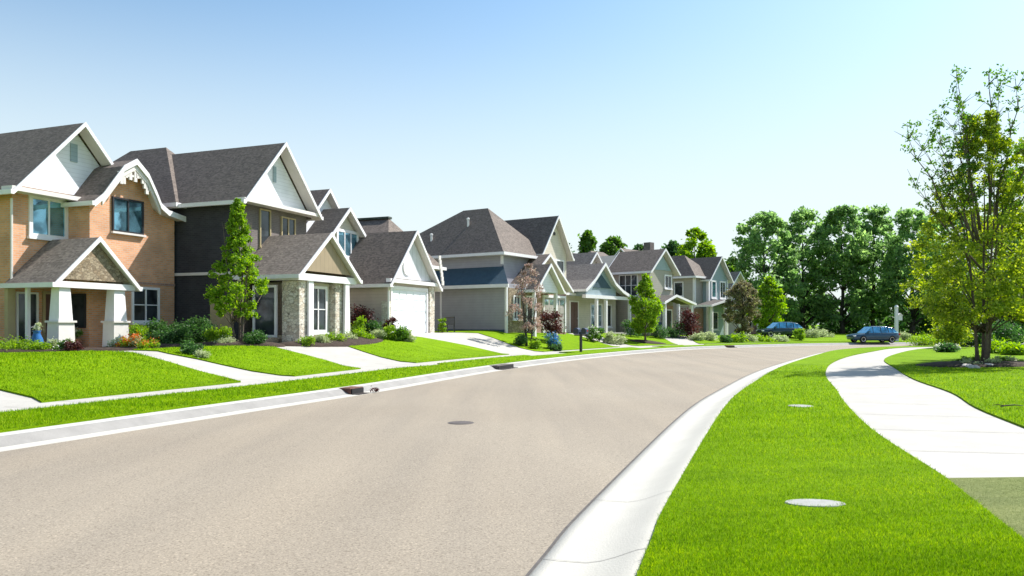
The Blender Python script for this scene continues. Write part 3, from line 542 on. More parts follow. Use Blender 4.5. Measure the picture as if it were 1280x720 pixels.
for i in range(7): mb.box(4.5+.06*i,4.72+.06*i,-.42,-.36,2.9-.1*i+1.0-.12*i,3.1-.1*i+1.05-.12*i)
mb.build('gable_bracket','trim_cream',h.r)
h.gwall([(-1.45,4.2),(.65,6.1),(2.75,4.2)],2.95,5,'siding_cream'); h.roof([(-1.8,3.95),(.65,6.33),(3.35,3.95)],2.6,5.0,'shingle_dark',backrake=False,rake=.17)
h.win('f',2.95,.1,1.75,3.95,5.1,3,1,'trim_white','glass_blue',.14)
h.gwall([(-1.2,5.3),(.75,7.1),(2.6,5.3)],4.2,9,'siding_white'); h.roof([(-1.5,5.0),(.72,7.36),(2.9,5.0)],3.85,9.4,'shingle_brown',backrake=False,rake=.16)
h.wall(2.9,8.4,1.9,9.5,3.95,'siding_beige'); h.hip(2.5,8.8,1.5,9.9,3.85,(6,3.6),(6,6.6),6.55,'shingle_brown')
h.part('ridge_cap','shingle_green',(5.8,6.2,3.5,6.8,6.5,6.62)); h.vent_pipe(3.6,3.9,5.0)
mb=MB().tube([(-.25,-.4,2.3),(-.12,-.1,2.1),(-.08,-.06,0)],[.05,.05,.05],6); mb.build('downspout','trim_white',h.r)
H3=h
# ================================================================= HOUSE 4 : grey hip roof
h=House('hip_roof_house',633,45,33,1.15,'grey sided house with a broad brown hip roof and two roof vents')
h.wall(0,7.2,0,5.0,2.86,'siding_grey'); h.wall(.9,6.2,.9,11.2,4.75,'siding_grey'); h.wall(.02,.95,4.9,8.0,2.8,'siding_grey')
m=MB(); m.sw=True; m.add([],[]); m.sw=False; m.add([(-.4,-.4,2.78),(1.0,.9,4.05),(1.0,8.0,4.05),(-.4,8.3,2.78),(-.4,-.4,2.66),(1.0,.9,3.93),(1.0,8.0,3.93),(-.4,8.3,2.66)],[(0,1,2,3),(4,7,6,5),(0,3,7,4),(0,4,5,1),(1,5,6,2),(3,2,6,7)]); o=m.build('lower_roof','slate_blue',h.r); MB().box(-.52,-.4,-.45,8.3,2.6,2.8).build('fascia','trim_white',o)
h.part('corner_board','trim_white',(-.03,.12,-.03,.1,-1,2.62),(-.025,0,4.85,4.98,-1,2.62),(.87,1.0,.87,1.0,4.1,4.7)); h.part('skirting','slate_blue',(-.04,-.002,.12,5.0,-1,.12))
h.hip(.45,6.6,.5,11.6,4.78,(3.4,3.7),(3.4,5.7),8.05,'shingle_brown')
h.gwall([(4.95,5.2),(6.7,7.45),(8.4,5.2)],.6,6,'siding_cream'); h.roof([(4.6,4.95),(6.7,7.68),(8.75,4.95)],.25,6,'shingle_brown',backrake=False)
h.part('gable_vent','frame_dark',(6.6,6.8,.53,.598,6.4,6.6)); h.win('f',.6,7.0,7.9,3.7,4.7,1,1,'trim_white','glass_dark',.1)
h.gwall([(1.9,2.9),(4.45,4.7),(7.1,2.9)],-.02,2,'siding_cream',z0=2.5); h.roof([(1.5,2.72),(4.45,4.92),(7.45,2.72)],-.4,2,'shingle_brown',backrake=False)
h.gwall([(1.6,2.6),(3.0,3.9),(4.4,2.6)],-1.0,0,'siding_white',z0=2.4); h.roof([(1.3,2.5),(3.0,4.15),(4.7,2.5)],-1.3,-.05,'shingle_brown',backrake=False,trim='trim_white')
h.part('garage_wall','brick_red',(3.3,7.18,-.06,-.003,-1,2.6)); h.part('porch_wall','stone_brown',(.14,3.25,-.05,-.003,-1,2.6))
h.garage(-.07,4.2,6.9,2.15,'siding_taupe',wins=True); h.part('porch_post','trim_white',(1.6,1.8,-1.0,-.8,-1,2.4),(4.2,4.38,-1.0,-.8,-1,2.4))
h.win('f',-.05,.7,1.3,.8,2.1,2,1,'trim_white','glass_dark',.08); h.door('f',-.05,2.2,3.05,.05,2.1)
h.vent_pipe(2.3,4.5,6.8); h.vent_pipe(1.5,6.9,5.85); 
H4=h
# ================================================================= HOUSE 5
h=House('blue_gable_house',700,54,36,.95,'small house with a blue green porch gable and dormer, by the mailboxes')
h.wall(0,8.3,0,8,3.1,'siding_cream'); h.gwall([(0,3.0),(4,6.3),(8,3.0)],.02,8.3,'siding_olive',sw=True,z0=2.9)
h.roof([(-.5,2.85),(4,6.55),(8.4,2.85)],-.3,8.7,'shingle_grey',sw=True)
h.gwall([(1.2,3.3),(3.45,4.85),(5.7,3.3)],-1.4,2,'siding_blue',z0=2.7); h.roof([(.7,3.1),(1.9,3.85),(3.45,5.12),(5.0,3.75),(6.2,3.2),(7.9,2.72)],-1.75,2,'shingle_grey',backrake=False,rake=.2)
h.gpanel([(2.2,3.3),(4.9,3.3),(3.45,4.25)],-1.43,'slate_blue'); h.part('porch_beam','trim_white',(.9,8.2,-1.6,-1.3,2.5,2.75))
for x in (2.55,3.95,7.75): h.part('porch_post','trim_white',(x,x+.2,-1.55,-1.35,-1,2.5))
h.door('f',0,1.35,2.4,.0,2.25,'door_brown'); h.win('f',0,4.3,5.9,.5,2.1,2,2,'trim_white','glass_pale',.12); h.win('f',0,6.5,7.4,.5,2.1,1,1,'trim_white','glass_dark',.1)
h.gwall([(2.4,3.0),(5.6,5.95),(9.0,3.0)],.6,4,'siding_beige',z0=2.6); h.roof([(2.0,2.75),(5.6,6.2),(9.35,2.75)],.2,4,'shingle_grey',backrake=False); h.win('f',.6,5.35,6.75,3.55,4.85,2,1,'trim_white','glass_blue',.16)
h.part('porch_floor','concrete',(.8,8.1,-1.75,0,-1,.0)); 
h.wall(-.5,6.5,7.5,14,5.2,'siding_taupe'); h.hip(-1,7,7,14.5,5.1,(2.0,10.5),(4.5,10.5),7.6,'shingle_dark')
h.part('turret','trim_white',(5.9,6.5,4.6,5.2,5.2,6.5,.26,.26)); H5=h
# ================================================================= HOUSE 6
h=House('olive_gable_house',812,60,40,.6,'two storey olive house with a peaked gable behind the round green tree')
h.gwall([(0,5.2),(1.9,6.8),(3.8,5.2)],0,6,'siding_olive'); h.roof([(-.4,5.15),(1.85,7.05),(4.25,5.15)],-.4,3.9,'shingle_brown')
h.gpanel([(.3,5.35),(3.5,5.35),(1.9,6.65)],-.01,'siding_blue'); h.wall(-.03,-.003,0.02,5,5.1,'siding_beige',name='side_cladding')
h.win('f',0,2.45,3.4,4.0,4.9,2,1,'trim_white','glass_dark',.12); h.win('s',-.03,1.1,2.7,3.3,4.9,3,2,'trim_white','glass_dark',.08)
h.roof([(-.3,2.7),(1.6,3.3),(4.9,2.7)],-1.5,0,'shingle_dark',backrake=False); h.part('porch_post','trim_white',(0,.18,-1.4,-1.2,-1,2.6),(2.2,2.38,-1.4,-1.2,-1,2.6),(4.4,4.58,-1.4,-1.2,-1,2.6))
h.part('stone_base','brick_red',(.3,3.7,-.1,-.003,-1,2.5)); h.win('f',-.1,.9,1.8,.7,2.1,1,1,'trim_white','glass_dark',.08); h.door('f',-.1,2.5,3.3,.1,2.1)
h.wall(-.5,5.5,4.1,9,5.1,'siding_taupe'); h.hip(-1,6,3.8,9.4,5.0,(1.5,6.6),(3.5,6.6),7.3,'shingle_brown'); H6=h
# ================================================================= HOUSE 7
h=House('cross_gable_house',868,70,42,.55,'taupe two storey house with white corner boards and a steep dark roof')
h.wall(0,4.8,0,5.5,5.55,'siding_taupe'); h.hip(-.4,4.2,-.3,5.9,5.45,(1.6,1.9),(1.6,4.0),7.6,'shingle_brown')
h.gwall([(1.6,5.4),(3.5,7.2),(5.4,5.4)],-.6,4,'siding_blue'); h.roof([(1.2,5.15),(3.5,7.45),(5.8,5.15)],-1.0,4.5,'shingle_dark')
h.part('corner_board','trim_white',(-.04,.2,-.05,.15,-1,5.3),(1.5,1.75,-.66,-.4,-1,5.3),(5.25,5.46,-.66,-.5,-1,5.3))
h.win('f',-.6,2.2,2.9,3.6,5.0,1,1,'trim_white','glass_blue',.15); h.win('f',-.6,3.9,4.8,3.6,5.0,2,1,'trim_white','glass_dark',.15)
h.roof([(-.9,2.75),(2.2,3.3),(5.9,2.75)],-2.2,-.6,'shingle_dark',backrake=False); h.part('porch_post','trim_white',(-.6,-.4,-2.1,-1.9,-1,2.6),(2.0,2.2,-2.1,-1.9,-1,2.6),(5.3,5.5,-2.1,-1.9,-1,2.6))
h.win('f',-.6,2.4,3.3,.6,2.1,1,1,'trim_white','glass_dark',.1); h.win('s',0,1.2,2.0,3.7,4.9,1,1,'trim_white','glass_dark',.1); h.wall(-.1,1.5,-.12,-.003,2.5,'brick_red',name='stone_base')
h.wall(-5.5,0-.01,5,10,5.3,'siding_taupe'); h.hip(-6,.5,4.6,10.4,5.2,(-3.6,7.5),(-1.8,7.5),7.4,'shingle_brown'); H7=h
# ================================================================= HOUSE 8
h=House('far_gable_house',908,82,46,.45,'farthest house with a pinkish brown gable roof half hidden by a bronze tree')
h.gwall([(0,4.6),(2.2,6.6),(4.5,4.6)],0,7,'siding_beige'); h.roof([(-.4,4.4),(2.2,6.9),(5.0,4.2)],-.4,7.3,'shingle_porch'); h.win('f',0,1.6,2.7,3.4,4.6,2,1,'trim_white','glass_dark',.12)
h.wall(4.4,10,1,7,3.0,'brick_red'); h.roof([(.6,2.9),(4,5.0),(7.4,2.9)],4.3,10.4,'shingle_porch',sw=True); h.win('f',1,6,7.2,.8,2.0,2,1,'trim_white','glass_dark',.12)
h.part('porch_post','trim_white',(.1,.35,-1.6,-1.4,-1,2.5),(4.0,4.25,-1.6,-1.4,-1,2.5)); h.roof([(-.3,2.7),(2.1,3.3),(4.6,2.7)],-1.8,0,'shingle_porch',backrake=False); H8=h
# houses whose roofs show behind
h=House('rear_house',752,92,38,1.3,'distant house whose dark roof shows between the two rear trees')
h.wall(-4,8,0,9,5.6,'siding_taupe'); h.hip(-4.5,8.5,-.5,9.5,5.5,(0,4.5),(4,4.5),9.1,'shingle_dark'); h.win('f',0,1,2.2,3.2,4.6,2,1,'trim_white','glass_dark',.12)
h=House('rear_house',828,96,42,.8,'distant house with a brown roof and chimney left of the round tree')
h.wall(-3,5,0,8,6.3,'siding_taupe'); h.roof([(-.4,6.2),(4,10.4),(8.4,6.2)],-3.4,5.4,'shingle_brown',sw=True); h.win('f',0,1,2.2,4,5.2,2,1,'trim_white','glass_dark',.12); h.part('chimney','brick_grey',(2.6,3.6,3.4,4.4,8,11.6))

# ================================================================= TREES
tree('ornamental_tree',-10.2,28.25,5.55,.95,1.15,P_flame,240,.18,105,.055,'leaf_lime','bark','bright lime green tree with a pointed top before the dark brick house',trunks=3,tr=.05,seed=3,twigs=.25)
tree('blossom_tree',.9,41.6,4.7,.9,1.35,P_egg,60,.26,60,.05,'leaf_pink','bark_dark','airy pinkish brown tree in front of the grey hip roof house',trunks=3,tr=.05,seed=5,twigs=.9)
tree('ornamental_tree',9.4,53.6,4.9,.5,1.35,P_egg,90,.34,150,.085,'leaf_lime','bark','leafy green egg shaped tree before the olive gable house',tr=.08,seed=8)
R1=tree('shade_tree',15.6,25.2,8.5,1.45,2.35,P_wide,320,.3,84,.06,'leaf_yellow','bark','tall yellow green tree with clustered trunks on the right lawn',trunks=4,tr=.058,seed=11,twigs=.2)

# tall thin upper shoots of that tree
def shoots(root,specs,lm,leaf):
    mb=MB(); cl=[]; rs=random.Random(4)
    for (x0,y0,z0,x1,y1,z1,r) in specs:
        P=[];n=7
        for i in range(n): t=i/(n-1); P.append((x0+(x1-x0)*t+rs.uniform(-.06,.06),y0+(y1-y0)*t+rs.uniform(-.1,.1),z0+(z1-z0)*t))
        mb.tube(P,[r*(1-.85*i/(n-1)) for i in range(n)],5)
        for i in range(2,n):
            for s in (-1,1,-.5,.6):
                a=rs.uniform(.25,.6); q=(P[i][0]+s*a*rs.uniform(.5,1),P[i][1]+rs.uniform(-.4,.4),P[i][2]+a*rs.uniform(.5,1.2)); mb.tube([P[i],q],[r*.3,.004],4)
                if rs.random()<.55: cl.append((*q,rs.uniform(.12,.26)))
            cl.append((*P[i],.16))
    mb.build('branch','bark',root,smooth=True); leafcloud('foliage',cl,24,leaf,lm,root)
R1.rotation_euler=(0,0,0)
_r=random.Random(31); _sp=[(-.1,0,4.5,-.85,0,9.5,.055),(-.4,.1,3.5,-2.3,.2,7.6,.05),(-.2,-.2,3.2,-2.4,-.3,5.9,.04),(.2,0,5,.35,.2,9.4,.05),(.5,.1,5,1.2,0,9.2,.045)]
for k in range(11): _a=_r.uniform(-1.7,2.1); _sp.append((_a*.35,_r.uniform(-.5,.5),4.0,_a,_r.uniform(-1.2,1.2),_r.uniform(7.2,9.2)-abs(_a)*.4,.035))
shoots(R1,_sp,'leaf_mid',.055)
R2=tree('shade_tree',19.6,28.5,8.6,1.6,2.6,P_wide,260,.36,66,.075,'leaf_yellow','bark_dark','olive green tree at the right edge, half out of view',tr=.12,seed=12,twigs=.5)
GB='tall trees beyond the end of the street'
bgt=[(955,88,14.6,4.0,'leaf_teal','tall green round tree, first behind the bronze tree'),(1003,92,15.4,4.0,'leaf_teal','tall round tree, second from the left of the back row'),(1053,90,15.6,3.6,'leaf_teal','tall narrow tree in the middle of the back row'),(1092,93,16.0,3.3,'leaf_teal','tall tree rising behind the parked navy car'),(1140,86,14.6,3.8,'leaf_teal','rounded tree of the back row left of the yellow green tree'),(1190,90,15,4.2,'leaf_teal','back row tree directly behind the clustered trunks'),(1250,88,14.5,4.4,'leaf_teal','back row tree near the right edge of the view'),(1310,92,15,4.6,'leaf_dark','outermost back row tree by the right edge')]
for i,(px,Z,hh,rm,lm,lb) in enumerate(bgt):
    tree('woodland_tree',(px-640)/950*Z,Z,hh,1.5,rm,P_tall,150,.85,70,.24,lm,'bark_dark',lb,group=GB,tr=.28,seed=20+i,twigs=.3,z=.2)
GR='trees rising behind the house roofs'
for i,(px,Z,top,hw,lm,lb) in enumerate([(735,110,286,13,'leaf_mid','small round tree top left of the pair behind the blue gable house'),(766,108,293,18,'leaf_mid','wider tree top right of the pair behind the blue gable house'),(868,104,283,27,'leaf_lime','round bright tree behind the olive gable house roof'),(704,112,298,12,'leaf_dark','dark tree top peeping beside the cream gable'),(800,115,303,22,'leaf_dark','low dark tree top behind the ridge of the olive gable house'),(915,106,322,16,'leaf_mid','small tree top behind the farthest house'),(840,116,300,16,'leaf_dark','dark tree top left of the round bright tree')]):
    hh=(405-top)/950*Z+1.3; tree('background_tree',(px-640)/950*Z,Z,hh,hh*.35,hw/950*Z*1.2,P_round,80,.75,100,.26,lm,'bark_dark',lb,group=GR,tr=.25,seed=40+i,twigs=.2,z=.3)
tree('young_tree',24.0,71,6.0,.8,2.1,P_egg,90,.5,110,.13,'leaf_lime','bark','light green tree behind the left parked car',tr=.12,seed=50,z=.2)
tree('bronze_tree',20.3,67,5.3,.5,1.75,P_round,90,.42,100,.11,'leaf_bronze','bark_dark','bronze brown leaved tree beside the farthest house',tr=.1,seed=51,z=.25)
# dark understorey wood
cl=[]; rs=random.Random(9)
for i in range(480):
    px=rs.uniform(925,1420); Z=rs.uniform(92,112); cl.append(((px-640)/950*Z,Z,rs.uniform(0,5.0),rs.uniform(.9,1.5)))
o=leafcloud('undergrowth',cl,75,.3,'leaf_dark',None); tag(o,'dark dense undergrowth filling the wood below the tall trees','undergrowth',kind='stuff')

# ================================================================= SHRUBS AND BEDS
def at(px,Z): return ((px-640)/950*Z,Z)
bed(*at(48,25.3),3.2,.95,R(10),'long mulch bed at the foot of the tan brick porch'); bed(*at(172,26.6),2.2,1.15,R(35),'mulch bed with orange flowers right of the porch steps')
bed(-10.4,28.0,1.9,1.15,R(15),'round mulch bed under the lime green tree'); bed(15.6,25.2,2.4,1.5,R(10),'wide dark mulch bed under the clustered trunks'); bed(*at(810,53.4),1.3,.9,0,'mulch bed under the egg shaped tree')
bed(*at(420,31.3),3.2,.85,R(62),'mulch bed along the stone porch of the dark brick house')
S=[(18,25.2,.8,.42,'leaf_lime','low clipped lime hedge at the left edge of the lawn',1.6),(48,25.0,.45,.3,'leaf_lime','short end of clipped lime hedge beside the blue pot',1.3)]
for px,Z,r,hh,lm,lb,sx in S: bush('hedge',*at(px,Z),r,hh,lm,lb,'hedge',n=22,npl=260,leaf=.03,sx=sx,seed=int(px))
G1='low plants in front of the tan brick porch'
for i,(px,Z,r,hh,lm,fl,lb) in enumerate([(66,25.2,.38,.42,'leaf_silver',None,'silvery plant right of the blue pot'),(80,25.0,.33,.38,'leaf_mid',('flower_white',.12),'small white flowered plant by the left porch pier'),(92,24.9,.33,.33,'leaf_maroon',None,'low maroon plant beside the front path'),
 (143,26.2,.38,.45,'leaf_silver',('flower_white',.3),'cream flowered plant right of the porch steps'),(157,26.0,.42,.5,'leaf_lime',('flower_orange',.5),'orange flowered plant in the bed by the front path'),(170,26.0,.45,.45,'leaf_silver',('flower_orange',.6),'orange and yellow flowered clump, middle of the bed'),(184,25.9,.45,.34,'leaf_lime',('flower_orange',.15),'yellow green plant at the right end of the flower bed')]):
    bush('flowering_plant',*at(px,Z),r,hh,lm,lb,'plant',G1,n=8,npl=200,leaf=.032,seed=i+2,fl=fl)
bush('ball_shrub',*at(171,28.2),.42,.85,'leaf_lime','bright green ball shrub under the porch side window',n=12,npl=280,leaf=.035,seed=5,cr=.55)
for i,(px,Z,r,hh,lb) in enumerate([(192,29,.6,.95,'dark round shrub right of the ball shrub'),(212,29.8,.65,1.0,'dark shrub at the corner of the tan brick house'),(238,30.4,.7,.9,'dark shrub against the shade-dark brick side wall'),(225,28.4,.6,.7,'dark shrub added for the shade between the two brick houses'),(255,29.6,.75,1.0,'dark shrub added for shade left of the flat topped bright shrub'),(205,27.8,.5,.55,'low dark shrub added for shade nearest the front path')]): bush('evergreen_shrub',*at(px,Z),r,hh,'leaf_dark',lb,'shrub','dark shrubs along the brick houses',n=14,npl=230,leaf=.045,seed=i+7)  # last three shrubs added so dark leaves fill the shaded gap
bush('ball_shrub',*at(273,28.9),.55,.75,'leaf_lime','flat topped bright shrub left of the lime green tree',n=12,npl=280,leaf=.04,seed=8)
bush('evergreen_shrub',*at(318,27.8),.5,.6,'leaf_dark','dark round shrub on the right side of the lime green tree',n=12,npl=260,leaf=.04,seed=9); bush('flowering_plant',*at(283,27.5),.45,.32,'leaf_silver','pale low plant at the foot of the lime green tree','plant',n=8,npl=160,leaf=.035,seed=10)
bush('evergreen_shrub',*at(243,23.2),.42,.36,'leaf_dark','dark spreading shrub on the lawn beside the front path',n=9,npl=220,leaf=.035,seed=11); bush('flowering_plant',*at(256,22.7),.28,.2,'leaf_silver','tiny pale plant at the edge of the front path','plant',n=6,npl=140,leaf=.03,seed=12)
G2='low plants along the stone porch'
for i,(px,Z,r,hh,lm,lb) in enumerate([(386,29.4,.45,.34,'leaf_lime','low yellow green plant at the near end of the stone porch bed'),(402,30.2,.45,.38,'leaf_silver','pale leafy plant under the stone porch window'),(418,31,.5,.4,'leaf_lime','bright low plant by the right stone pier'),(436,32,.5,.4,'leaf_silver','pale plant past the right stone pier'),(454,33,.5,.38,'leaf_lime','low green plant beneath the beige side wall'),(474,34.0,.45,.36,'leaf_silver','pale plant near the beige side wall corner')]):
    bush('border_plant',*at(px,Z),r,hh,lm,lb,'plant',G2,n=8,npl=170,leaf=.035,seed=i+30)
bush('maroon_shrub',*at(450,36.0),.85,1.5,'leaf_maroon','tall maroon shrub against the beige side wall',n=14,npl=200,leaf=.05,seed=14); bush('ball_shrub',*at(447,34.4),.5,.95,'leaf_lime','green shrub in front of the maroon shrub by the side wall',n=10,npl=220,leaf=.045,seed=15)
bush('evergreen_shrub',*at(465,35.6),.65,.75,'leaf_dark','dark shrub right of the maroon shrub',n=12,npl=220,leaf=.045,seed=16)
bush('maroon_shrub',*at(487,35.0),.35,.95,'leaf_maroon','small maroon shrub by the left side of the garage door',n=8,npl=180,leaf=.04,seed=17); bush('ball_shrub',*at(484,34.2),.42,.75,'leaf_lime','yellow green shrub at the garage corner',n=9,npl=220,leaf=.04,seed=18); bush('evergreen_shrub',*at(500,34.6),.55,.6,'leaf_mid','mid green shrub before the white garage door',n=10,npl=220,leaf=.045,seed=19); bush('border_plant',*at(512,34.8),.35,.5,'leaf_silver','grey green plant beside the driveway of the white garage','plant',n=8,npl=180,leaf=.04,seed=20)
bush('potted_shrub',*at(553,41.5),.3,.85,'leaf_lime','small upright lime shrub by the garden bench',n=7,npl=150,leaf=.045,seed=21)
bush('maroon_shrub',*at(690,45),.85,1.5,'leaf_maroon','big maroon shrub before the reddish garage wall',n=14,npl=190,leaf=.06,seed=22,z=.85); bush('hydrangea',*at(691,42.0),.65,.8,'leaf_mid','blue flowering shrub beside the mailboxes',n=12,npl=120,leaf=.05,seed=23,fl=('flower_blue',.8)); bush('evergreen_shrub',*at(694,40.5),.4,.42,'leaf_dark','dark low shrub below the blue flowering shrub',n=8,npl=200,leaf=.045,seed=24)
bush('border_plant',*at(668,41),.45,.45,'leaf_lime','yellow green plant at the foot of the pinkish tree','plant',n=8,npl=170,leaf=.045,seed=25); bush('evergreen_shrub',*at(650,41.5),.6,.6,'leaf_dark','dark shrub left of the pinkish tree stem',n=10,npl=180,leaf=.05,seed=26)
for i,(px,Z,r,hh,lm,fl,lb) in enumerate([(741,49.5,.55,1.0,'leaf_mid',('flower_white',.2),'white flowered shrub right of the mailboxes'),(749,50.4,.45,1.2,'leaf_dark',None,'dark upright shrub under the arched window'),(762,50.2,.7,.65,'leaf_silver',None,'pale mound of leaves at the porch of the blue gable house'),(775,50.6,.6,.55,'leaf_silver',None,'smaller pale mound beside the porch post'),
  (790,56,.9,1.3,'leaf_dark',None,'dark shrub left of the egg shaped tree'),(825,57.5,1.0,1.3,'leaf_dark',None,'dark shrub right of the egg shaped tree'),(845,59,1.0,1.2,'leaf_dark',None,'dark shrub before the olive gable house porch')]):
    bush('front_shrub',*at(px,Z),r,hh,lm,lb,'shrub','shrubs before the far houses',n=10,npl=150,leaf=.06,seed=i+60,fl=fl)
bush('maroon_shrub',*at(862,60),1.25,2.3,'leaf_maroon','large maroon shrub before the taupe house',n=16,npl=190,leaf=.08,seed=27); 
for i,(px,Z,r,hh,lm,lb) in enumerate([(872,58.5,.8,.5,'leaf_silver','pale ground plant right of the large maroon shrub'),(890,59,.9,.6,'leaf_silver','pale spreading plant before the taupe house'),(907,57.5,.6,.6,'leaf_dark','dark low shrub near the kerb box'),(921,58.5,.9,.7,'leaf_lime','lime mound left of the left parked car'),(938,60,.8,.5,'leaf_silver','pale mound before the left parked car'),(955,60.5,.9,.45,'leaf_lime','low lime mound by the far kerb'),(975,61,.9,.45,'leaf_silver','pale low mound at the far kerb'),(999,63.0,.6,1.0,'leaf_lime','upright lime shrub at the rear of the left parked car'),(1014,66,.9,.7,'leaf_silver','pale plant between the two parked cars'),(1032,67,.9,.6,'leaf_silver','grey green plant left of the navy car')]):
    bush('roadside_plant',*at(px,Z),r,hh,lm,lb,'plant','plants along the far kerb',n=9,npl=130,leaf=.07,seed=i+80)
bush('golden_shrub',25.2,43.5,1.25,2.2,'leaf_yellow','tall pale yellow green shrub left of the clustered trunks',n=22,npl=200,leaf=.075,seed=28); 
for i,(px,Z) in enumerate([(1176,39),(1185,38.6),(1193,38.2)]): bush('flowering_plant',*at(px,Z),.35,.3,'leaf_silver',['pale flowered plant at the left foot of the yellow green shrub','middle pale flowered plant below the yellow green shrub','pale flowered plant nearest the clustered trunks'][i],'plant','pale plants below the golden shrub',n=6,npl=120,leaf=.04,seed=i+90,fl=('flower_white',.5))
bush('hedge',*at(1156,55.8),1.3,.8,'leaf_lime','low green hedge beyond the far end of the pavement','hedge',n=16,npl=150,leaf=.06,seed=29,sx=1.6)
for i,(px,Z,r,hh,lm,lb) in enumerate([(1205,47,1.5,1.6,'leaf_dark','dark shrub behind the clustered trunks'),(1235,46,1.6,1.6,'leaf_dark','broad dark shrub right of the clustered trunks'),(1265,44,1.5,1.7,'leaf_dark','dark shrub at the right edge of the lawn'),(1250,35,1.0,.5,'leaf_lime','bright low plant behind the right lawn tree'),(1272,33,.8,.45,'leaf_lime','bright low plant by the right edge'),(1180,37,.6,.35,'leaf_dark','tiny dark plant on the right lawn')]):
    bush('lawn_shrub',*at(px,Z),r,hh,lm,lb,'shrub','shrubs around the right lawn',n=14,npl=190,leaf=.07,seed=i+100)
for i,(px,Z) in enumerate([(1205,25.6),(1214,24.4),(1222,26.3),(1240,24.6),(1252,25.4),(1263,26.2)]):
    bush('border_plant',*at(px,Z),.3,.28,'leaf_silver' if i%2 else 'leaf_mid',['pale plant at the left end of the tree bed','grey green plant at the front of the tree bed','small plant right behind the clustered trunks','pale plant right of the clustered trunks','grey green plant in the right half of the tree bed','pale plant at the right end of the tree bed'][i],'plant','small plants in the tree bed',n=6,npl=110,leaf=.035,seed=i+120)
def rock(x,y,r,label,seed):
    bm=bmesh.new(); bmesh.ops.create_icosphere(bm,subdivisions=2,radius=r); rs=random.Random(seed)
    for v in bm.verts: v.co*=rs.uniform(.85,1.12); v.co.z*=.5
    me=bpy.data.meshes.new('rock'); bm.to_mesh(me); bm.free(); o=link('rock',me,'rock_pale'); o.location=(x,y,hz(x,y)+r*.25); return tag(o,label,'rock','flat rocks in the tree bed')
rock(*at(1209,24.0),.2,'pale flat rock, left one in the tree bed',1); rock(*at(1217,23.5),.18,'pale flat rock nearest the pavement in the tree bed',2); rock(*at(1237,24.1),.2,'pale flat rock right of the clustered trunks',3)

# ================================================================= OBJECTS
# blue glazed pot
x,y=at(46,25.4); r=empty('flower_pot',(x,y,hz(x,y)),0,'tall blue glazed pot with pale flowers beside the left porch pier','flower pot')
MB().lathe([(.12,0),(.16,.05),(.2,.25),(.19,.45),(.12,.62),(.1,.7),(.14,.75),(.12,.75)]).build('pot','pot_blue',r,smooth=True); leafcloud('foliage',[(0,0,.82,.13),(.05,.03,.95,.1)],120,.03,'leaf_silver',r); leafcloud('flowers',[(0,0,.88,.15),(.14,0,.12,.14),(-.16,0,.1,.14)],50,.03,'flower_white',r)
def planter(hh,x,y,label,zz=.1,s=1.):
    X,Y=hh.w(x,y); r=empty('planter',(X,Y,hh.g+zz),0,label,'planter','planters on the tan brick porch'); MB().lathe([(.14*s,0),(.2*s,.3*s),(.22*s,.32*s),(.19*s,.32*s)]).build('pot','clay',r,smooth=True)
    leafcloud('foliage',[(0,0,.45*s,.2*s),(.1*s,.05,.55*s,.16*s),(-.1*s,0,.5*s,.17*s)],150,.035,'leaf_mid',r); leafcloud('flowers',[(0,0,.62*s,.2*s)],90,.035,'flower_white',r); MB().tube([(0,0,.25*s),(0,.0,.55*s)],[.02,.01],5).build('stem','bark_dark',r)
planter(H1,1.05,-.8,'white flowered planter left of the porch door'); planter(H1,1.75,-1.0,'white flowered planter right beside the porch door',.1,1.05)
# mailboxes
x,y=3.5,38.6; r=empty('mailbox',(x,y,hz(x,y)),R(-20),'pair of dark blue mailboxes on one post by the pavement','mailbox')
MB().box(-.06,.06,-.06,.06,-.2,1.05).build('post','metal_dark',r); MB().box(-.34,.34,-.05,.05,.86,.93).build('bracket','metal_dark',r)
for s in (-1,1):
    m=MB(); prof=[(.13*math.cos(a),.2+.12*math.sin(a)) for a in np.linspace(0,PI,9)]; m.prism([(s*.2+px_,.94+pz) for px_,pz in [(.13,0)]+prof+[(-.13,0)]],-.26,.26); b=m.build('box','mail_blue',r); MB().box(s*.2-.1,s*.2+.1,-.275,-.262,.98,1.2).build('lid','metal_dark',b); MB().box(s*.2+s*.132,s*.2+s*.15,-.1,.08,1.08,1.14).build('flag','lamp_red',b)
# bench
x,y=at(562,42.5); r=empty('garden_bench',(x,y,hz(x,y)+.02),R(-60),'dark metal garden bench against the grey side wall','bench')
m=MB(); m.box(-.62,.62,-.02,.02,.78,.84)
for i in range(9): m.box(-.6+.145*i,-.58+.145*i,-.01,.01,.45,.78)
m.build('backrest','metal_dark',r); m=MB()
for i in range(4): m.box(-.62,.62,-.45+.11*i,-.38+.11*i,.41,.44)
m.build('seat','metal_dark',r)
for s in (-1,1):
    for q in (0,-.42): MB().box(s*.6-.025,s*.6+.025,q-.025,q+.025,0,.84 if q==0 else .43).build('leg','metal_dark',r)
# post beyond the navy car
x,y=at(1120.5,62.3); r=empty('bird_box_post',(x,y,hz(x,y)),0,'slim white post with a small box behind the rear of the navy car','post')
MB().box(-.13,.13,-.13,.13,-.1,2.75,.03,.03).build('post','post_white',r); MB().box(.1,.42,-.14,.14,1.75,2.15).build('box','post_white',r); MB().prism([(.05,2.14),(.47,2.14),(.26,2.34)],-.18,.18).build('roof','trim_cream',r); MB().lathe([(.14,2.76),(.17,2.85),(.06,3.0)]).build('finial','post_white',r)
bush('flowering_shrub',*at(1113,63.5),.75,1.0,'leaf_maroon','reddish flowering shrub behind the navy car boot',n=12,npl=120,leaf=.07,seed=130,fl=('flower_red',.6))
bush('flowering_shrub',*at(1131,62.5),.55,.8,'leaf_silver','pale shrub right of the slim white post',n=9,npl=120,leaf=.07,seed=131)
